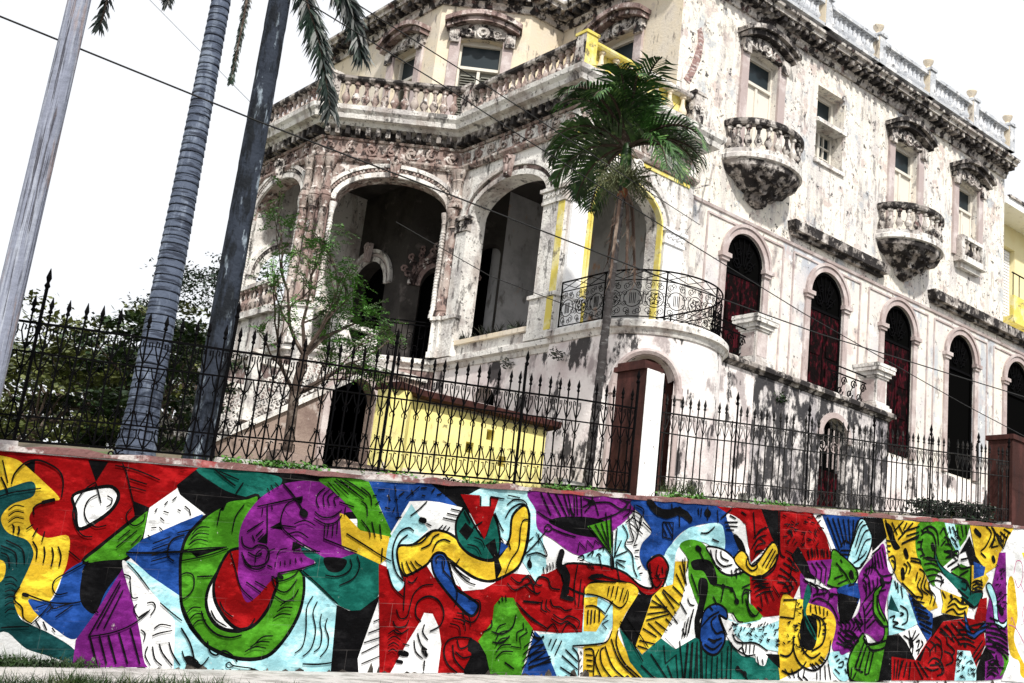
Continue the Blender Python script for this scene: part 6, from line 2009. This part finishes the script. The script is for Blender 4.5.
J 8 930 540 945 545
J 8 870 600 900 630
J 8 930 600 940 630
J 9 1024 500 990 580 1000 610
J 9 1010 540 985 600
J 9 1024 560 1005 615
K 8 40 250 75 150 100 120
K 8 55 270 90 160 120 140
K 8 60 310 105 190 135 170
K 8 70 340 110 240 145 220
K 8 45 360 100 320 120 290
K 8 85 370 125 330
K 10 300 225 385 130
K 10 320 250 420 200
K 9 350 130 330 170
K 9 275 180 330 120
K 8 230 230 260 235
K 8 235 260 260 262
K 8 235 290 255 295
K 30 340 290 350 320
K 30 325 400 328 440
K 9 370 330 420 340 430 370
K 9 320 470 410 560
K 9 330 360 350 380 340 420
K 9 350 350 370 380 360 420
K 9 370 345 390 350 430 360
K 9 420 390 450 420 430 500 470 540
K 9 430 440 410 490 440 540 430 570
K 9 460 450 450 500 490 540 480 590
K 9 475 470 480 510 510 550 500 600
K 9 410 410 400 460
K 10 440 170 480 150 520 180 530 260
K 10 430 200 460 180 500 200 515 260 500 340 460 330
K 9 450 320 430 270 440 220
K 26 495 255 500 275
K 9 410 240 440 235
K 9 410 280 440 280
K 9 430 170 450 190
K 9 465 160 475 185
K 9 425 320 450 310
K 9 460 340 470 320
K 10 540 190 560 160 575 200 590 260
K 10 560 290 600 300 640 290 640 330
K 10 570 330 610 310 640 320
K 9 545 260 570 230
K 9 590 150 600 190
K 9 610 150 630 200
K 9 600 210 630 240
K 9 620 240 640 270
K 9 640 150 640 200 660 230
K 9 660 145 670 210
K 9 685 145 690 200
K 9 580 380 640 340
K 9 600 400 650 370
K 9 640 360 660 390 710 380
K 9 650 430 700 400
K 9 655 340 700 330
K 9 540 430 555 470
K 9 560 450 540 490
K 26 740 175 765 200
K 9 800 150 830 190 800 260 770 290
K 9 830 150 850 200 820 270
K 9 770 300 800 330
K 26 840 330 845 345
-K 9 830 270 850 220 870 260 830 270
K 9 860 190 900 240
K 9 880 180 920 220
K 9 900 165 940 190
K 9 840 160 880 240 900 280
K 9 730 460 760 480 750 500
K 9 720 500 750 510
K 9 770 450 780 490
K 20 600 545 604 552
K 9 585 590 620 560 660 590 700 590
K 9 580 610 620 590 650 620 690 610
K 9 570 640 610 620 640 650 680 640
K 20 665 575 668 582
K 9 550 520 570 560
K 9 660 460 690 470 685 510 660 500
K 9 660 550 720 600 735 620
K 9 715 370 712 540
K 9 640 510 700 560
K 9 150 310 200 270
K 8 150 320 160 380
K 8 165 310 175 385
K 8 180 300 195 390
K 8 195 290 215 390
K 8 210 270 235 380
K 9 110 400 160 380 200 430 240 430 270 420
K 9 100 420 130 440 140 500
K 9 95 450 115 470 120 520
K 9 200 460 250 470 265 440
K 9 245 330 275 320 285 380 270 420
K 9 260 340 280 360 275 400
L 30 205 95 215 120
L 10 160 170 160 280 200 350 245 360
L 10 180 180 185 260 225 330
L 9 100 240 110 300 110 390
L 9 110 270 150 210
L 9 115 300 160 240
L 9 115 340 160 290
L 9 120 370 170 320
L 9 50 310 90 390
L 9 75 280 100 350
L 9 0 400 60 430
L 9 0 440 40 450
L 10 100 420 130 460 190 450 230 440
L 10 110 410 140 490 200 490 230 470
L 10 110 440 60 580 70 610
L 10 120 470 80 600 100 620
L 10 140 490 110 620 125 630
L 10 160 500 130 630
L 9 190 160 230 150
L 9 280 100 290 150
L 9 295 110 300 170
L 9 315 130 325 200
L 9 250 310 280 300 270 330 300 340 270 360 340 380
L 9 310 240 350 270 350 330 320 350
L 9 310 280 330 290 310 300
L 9 380 200 430 240
L 9 385 225 450 260
L 9 395 255 470 290
L 9 405 285 480 310
L 9 410 310 490 345
L 9 420 340 490 380
L 9 430 370 485 400
L 34 370 440 375 460
L 8 370 440 330 410
L 8 370 440 360 380
L 8 375 440 400 380
L 8 380 445 420 400
L 8 375 460 360 510
L 8 385 465 380 520
L 9 400 450 420 440 410 480
L 9 430 440 440 460 420 490
L 9 400 500 420 490 410 520
L 9 540 370 620 450
L 9 570 350 660 470
L 9 600 340 690 440
L 9 640 330 690 380
L 9 660 320 700 350
L 9 480 500 520 460 550 500 530 570 480 580
L 9 510 560 550 600 540 640
L 9 470 570 500 540 540 560 560 620 520 640
L 9 560 500 600 520 610 560 570 580
L 9 580 460 620 500 600 530
L 9 450 590 490 610 530 600
L 9 330 550 300 640
L 9 350 560 330 650
L 9 370 560 360 660
L 9 390 560 440 660
L 9 410 560 470 650
L 9 720 530 780 440
L 9 730 550 790 470
L 9 740 570 785 510
L 9 700 360 790 340
L 10 700 360 740 380 830 350
L 20 678 465 682 470
L 9 800 490 850 510
L 9 830 400 920 420
L 9 810 430 900 480
L 9 880 400 920 440
L 24 845 465 850 470
L 9 860 490 900 520 920 550
L 9 810 560 840 580 850 560 880 600
L 9 810 590 850 600 870 630
L 9 810 620 840 630 850 650
L 9 855 520 870 580 900 600
L 30 880 260 890 280
L 9 820 310 870 330
"""
PCOL = dict(R=(.21, .002, .003), Y=(.56, .36, .022), G=(.040, .175, .008), T=(.004, .075, .058), N=(.004, .040, .042), P=(.135, .011, .145), B=(.008, .040, .18), U=(.31, .60, .66), W=(.80, .81, .81), K=(.0025, .0025, .003))
def paint(name, c):
    d = tuple(v*.6 for v in c)
    l = tuple(min(.86, v*1.9+.006) for v in c)
    return weathered(name, c, [(l, 4., .46, .62, (1, 1, 2.2), 302, .9, 9), (d, 2.6, .47, .60, (1, 1, 1.5), 301, .85, 10), (tuple(v*.35 for v in c), 7., .56, .66, (.7, 1, 2), 304, .7, 9), ((.5, .46, .42), 13., .68, .72, I1, 303, .6, 9)], rough=.85, bump=.35, bscale=30, spec=.05, joints=True)
PNAMES = dict(R='red_paint', Y='golden_yellow_paint', G='green_paint', T='teal_paint', N='dark_teal_paint', P='purple_paint', B='blue_paint', U='pale_cyan_paint', W='white_wall_paint', K='black_paint')
pm = {k: paint(PNAMES[k], v) for k, v in PCOL.items()}
pkeys = list(pm)
def catmull(P, closed, k=5):
    n = len(P); out = []
    for i in range(n if closed else n-1):
        p0 = P[(i-1) % n] if closed or i > 0 else P[0]; p1 = P[i]; p2 = P[(i+1) % n]; p3 = P[(i+2) % n] if closed or i+2 < n else P[-1]
        for j in range(k):
            t = j/k; t2 = t*t; t3 = t2*t
            out.append(tuple(.5*((2*p1[a])+(-p0[a]+p2[a])*t+(2*p0[a]-5*p1[a]+4*p2[a]-p3[a])*t2+(-p0[a]+3*p1[a]-3*p2[a]+p3[a])*t3) for a in (0, 1)))
    if not closed: out.append(P[-1])
    return out
def onwall(gx, gy):
    """drawing grid -> place on the wall face (x, z)"""
    a = fw + rt2*((gx/5.6889-512)/1212.4) + up2*((341.5-(440+gy/5.6889))/1212.4); k = YW/a.y
    return (a.x*k, a.z*k)
def clampw(p): x, z = p; return (x, max(zfoot(x)+.004, min(ztop(x)-.004, z)))
mur = MB(); layer = [0]
def paint_poly(P, col, lay):
    tri = tessellate_polygon([[Vector((p[0], p[1], 0)) for p in P]])
    mur.cur = pkeys.index(col)
    mur.add([(p[0], YW-lay, p[1]) for p in P], [list(t) for t in tri])
def ribbon(P, w, lay, q):
    """a brush line of slightly varying width"""
    n = len(P); vs = []
    for i in range(n):
        a = Vector(P[max(i-1, 0)]); b = Vector(P[min(i+1, n-1)]); d = (b-a)
        if d.length < 1e-7: d = Vector((1, 0))
        d.normalize(); nn = Vector((-d.y, d.x)); ww = w*(.5 if n < 3 else (.40+.12*math.sin(math.pi*min(1, (i+.6)/n*1.05))))*q.uniform(.9, 1.1)
        c = Vector(P[i]); vs += [c+nn*ww, c-nn*ww]
    vs = [clampw(v) for v in vs]
    mur.cur = pkeys.index('K'); mur.add([(v[0], YW-lay, v[1]) for v in vs], [(2*i, 2*i+1, 2*i+3, 2*i+2) for i in range(n-1)])
# white ground coat over the painted stretch
xs = frange(-5, 29, .5)
P = [(x, zfoot(x)+.003) for x in xs] + [(x, ztop(x)-.003) for x in xs[::-1]]
paint_poly(P, 'W', .0006)
LY = .0010; q = random.Random(77)
for ln in FILLS.strip().split('\n'):
    t = ln.split(); c, fl = t[0][0], t[0][1:]; ox, oy = TL[t[1]]; v = list(map(float, t[2:]))
    G_ = [(v[i]+ox, v[i+1]+oy) for i in range(0, len(v), 2)]
    if '~' in fl: G_ = catmull(G_, True)
    W_ = [clampw(onwall(*g)) for g in G_]
    D_ = [W_[0]]
    for p in W_[1:]:
        if math.hypot(p[0]-D_[-1][0], p[1]-D_[-1][1]) > .002: D_.append(p)
    paint_poly(D_, c, LY); LY += .00012
    if 'o' in fl: ribbon(D_+[D_[0]], .030, LY, q); LY += .00006
LS = LY+.0002
for ln in STR.strip().split('\n'):
    t = ln.split()
    if len(t) < 6: continue
    ox, oy = TL[t[0].strip('-')]; w = float(t[1]); v = list(map(float, t[2:]))
    G_ = [(v[i]+ox, v[i+1]+oy) for i in range(0, len(v)-1, 2)]
    if not t[0].startswith('-') and len(G_) > 2: G_ = catmull(G_, False, 4)
    elif len(G_) == 2: G_ = [G_[0], tuple((a+b)/2 for a, b in zip(*G_)), G_[1]]
    W_ = [onwall(*g) for g in G_]
    m_ = W_[len(W_)//2]; g0 = G_[len(G_)//2]
    sc_ = math.hypot(*[a-b for a, b in zip(onwall(g0[0]+4, g0[1]+4), onwall(g0[0]-4, g0[1]-4))])/11.3   # metres of wall per grid unit here
    ribbon(W_, w*.9*sc_, LS, q); LS += .000012
    if w >= 18:
        for e in (W_[0], W_[-1]):
            paint_poly([clampw((e[0]+w*.42*sc_*math.cos(a*.5236), e[1]+w*.42*sc_*math.sin(a*.5236))) for a in range(12)], 'K', LS); LS += .000012
def hatch(tile, a, b, n, w=8, bow=0.):
    """n lines fanned between line a and line b"""
    global LS
    ox, oy = TL[tile]
    for i in range(n):
        t = i/max(1, n-1); p = [a[k]+(b[k]-a[k])*t for k in range(4)]
        mx_, my_ = (p[0]+p[2])/2+bow*(p[3]-p[1]), (p[1]+p[3])/2-bow*(p[2]-p[0])
        G2 = catmull([(p[0]+ox, p[1]+oy), (mx_+ox, my_+oy), (p[2]+ox, p[3]+oy)], False, 4); W2 = [onwall(*g) for g in G2]
        g0 = G2[4]; s2 = math.hypot(*[u-v for u, v in zip(onwall(g0[0]+4, g0[1]+4), onwall(g0[0]-4, g0[1]-4))])/11.3
        ribbon(W2, w*.9*s2, LS, q); LS += .000012
for args in (
    ('I', (590, 400, 640, 480), (640, 600, 560, 640), 6, 8, .25), ('I', (720, 395, 725, 445), (845, 390, 850, 440), 8, 7), ('I', (420, 330, 490, 270), (410, 440, 470, 400), 4, 8, .2),
    ('J', (400, 90, 470, 70), (420, 190, 520, 160), 5, 8, .1), ('J', (450, 180, 460, 250), (520, 130, 560, 195), 4, 8), ('J', (885, 330, 900, 400), (1010, 300, 1000, 380), 6, 8, .3),
    ('J', (690, 90, 740, 170), (800, 140, 850, 200), 4, 8, .2), ('J', (585, 600, 620, 655), (700, 600, 690, 655), 4, 8), ('J', (60, 280, 30, 420), (20, 330, 0, 430), 3, 7),
    ('K', (225, 110, 260, 200), (300, 140, 330, 200), 3, 9), ('K', (440, 330, 520, 350), (470, 470, 560, 470), 5, 8, .15), ('K', (120, 380, 95, 460), (180, 340, 190, 380), 5, 8, .1),
    ('K', (860, 200, 880, 260), (930, 180, 900, 270), 4, 8), ('K', (720, 470, 780, 470), (720, 530, 780, 520), 4, 8, .2), ('K', (0, 420, 30, 480), (60, 400, 70, 430), 3, 8),
    ('K', (560, 210, 600, 260), (580, 330, 630, 340), 4, 8, .25), ('K', (330, 180, 420, 150), (360, 230, 415, 215), 3, 9),
    ('L', (10, 560, 20, 640), (60, 620, 40, 660), 3, 9), ('L', (280, 545, 275, 655), (320, 550, 300, 660), 3, 8), ('L', (455, 470, 480, 530), (560, 360, 610, 440), 5, 8, .2),
    ('L', (630, 380, 720, 400), (640, 460, 740, 480), 4, 8, .12), ('L', (800, 340, 910, 380), (800, 470, 930, 520), 6, 8, .1), ('L', (810, 570, 870, 560), (800, 650, 860, 640), 5, 8, .25),
    ('L', (100, 120, 90, 240), (180, 80, 150, 160), 4, 8, .2), ('L', (-10, 380, 70, 440), (-10, 480, 40, 500), 4, 8, .2), ('L', (365, 185, 440, 195), (420, 340, 495, 380), 7, 8),
    ('H', (10, 480, 60, 440), (0, 600, 30, 560), 4, 8), ('H', (560, 330, 690, 560), (600, 300, 720, 480), 2, 8), ('H', (820, 30, 770, 90), (750, 90, 740, 50), 3, 8, .4),
    ('G', (600, 180, 560, 240), (640, 200, 590, 300), 3, 8, .2), ('G', (870, 60, 880, 130), (1000, 60, 1010, 110), 2, 8), ('G', (650, 200, 690, 270), (610, 300, 640, 420), 4, 8, .3),
    ('E', (190, 170, 210, 330), (330, 150, 250, 220), 2, 7), ('E', (880, 160, 960, 175), (830, 200, 900, 215), 2, 7), ('E', (600, 480, 680, 540), (640, 440, 700, 500), 2, 8, .2),
    ('F', (540, 300, 620, 380), (500, 360, 560, 430), 3, 8, .3), ('F', (760, 420, 820, 360), (760, 560, 860, 520), 5, 8, .2), ('F', (150, 420, 230, 420), (150, 520, 200, 520), 4, 8, .3),
    ('C', (420, 640, 460, 560), (540, 600, 600, 560), 3, 8, .2), ('C', (600, 480, 720, 500), (640, 420, 760, 430), 2, 8, .2), ('C', (830, 180, 900, 260), (900, 170, 1000, 250), 3, 8), ('C', (60, 480, 160, 440), (40, 540, 150, 520), 3, 8, .2),
    ('D', (30, 300, 110, 270), (60, 380, 140, 340), 3, 8, .2), ('D', (420, 470, 520, 430), (360, 520, 480, 500), 3, 8, .15), ('D', (560, 260, 640, 230), (520, 330, 620, 310), 3, 8, .15),
    ('A', (40, 400, 130, 380), (40, 470, 130, 450), 3, 8, .2), ('A', (860, 590, 960, 550), (850, 690, 960, 660), 4, 8), ('B', (20, 100, 90, 120), (20, 300, 80, 280), 6, 8, .2)):
    hatch(*args)
# short dashes scattered over the speckled fields
def dashes(tile, x0, y0, x1, y1, n, seed, ln=20, inside=None):
    global LS
    ox, oy = TL[tile]; r = random.Random(seed)
    for i in range(n):
        x, y = r.uniform(x0, x1), r.uniform(y0, y1)
        if inside and not inside(x, y): continue
        a = r.uniform(0, 3.14); P_ = [onwall(ox+x+k*ln*.5*math.cos(a), oy+y+k*ln*.5*math.sin(a)) for k in (-1, 0, 1)]
        ribbon(P_, .018, LS, r); LS += .000012
dashes('I', 580, 200, 800, 370, 46, 1, 24)
dashes('J', 270, 340, 560, 470, 60, 2, 20, lambda x, y: y > 345+(x-270)*-.02 and y < 400+(x-270)*.3)
dashes('J', 580, 330, 680, 480, 18, 3, 20)
dashes('L', 635, 505, 740, 660, 40, 4, 20, lambda x, y: x < 700+(y-500)*.3)
dashes('L', 860, 0, 915, 260, 34, 5, 18)
dashes('K', 580, 140, 640, 280, 14, 6, 18, lambda x, y: abs(x-(590+(y-140)*.35)) < 30)
dashes('J', 655, 220, 690, 300, 6, 7, 18)
# ragged splash dirt along the wall's foot
dm_ = MB(); q = random.Random(91); x = -4.
while x < 28:
    l = q.uniform(.03, .16); h0 = q.uniform(.008, .05) if q.random() < .75 else q.uniform(.03, .11)
    dm_.add([(x, YW-.012, zfoot(x)-.02), (x+l, YW-.012, zfoot(x+l)-.02), (x+l*.9, YW-.012, zfoot(x+l)+h0*q.uniform(.2, .6)), (x+l*.5, YW-.012, zfoot(x)+h0), (x+l*.12, YW-.012, zfoot(x)+h0*q.uniform(.2, .7))], [(0, 1, 2, 3, 4)]); x += l*q.uniform(.7, 1.5)
dm_.build('foot_dirt', M['footdirt'], wall_root, fixn=False)
mu = mur.build('mural_paint', [pm[k] for k in pkeys], wall_root, fixn=False)
# thin sketch lines on the bare white end of the wall
mb = MB()
for pts in ([(960, 60), (975, -10), (1005, 0), (1010, 80), (985, 140), (965, 90)], [(1000, 120), (1024, 200), (1010, 300), (1040, 420)], [(930, 350), (970, 370), (1010, 440), (1030, 480)], [(945, 330), (950, 310), (975, 380)]):
    W_ = [onwall(4801+a, 700+b) for a, b in catmull(pts, False, 5)]
    for a, b in zip(W_[:-1], W_[1:]):
        d = Vector((b[0]-a[0], b[1]-a[1])).normalized(); nn = Vector((-d.y, d.x))*.007
        mb.quad((a[0]+nn.x, YW-.02, a[1]+nn.y), (a[0]-nn.x, YW-.02, a[1]-nn.y), (b[0]-nn.x, YW-.02, b[1]-nn.y), (b[0]+nn.x, YW-.02, b[1]+nn.y))
mb.build('sketch_line', mat('purple_pink_line', (.42, .10, .22), .8), wall_root, fixn=False)
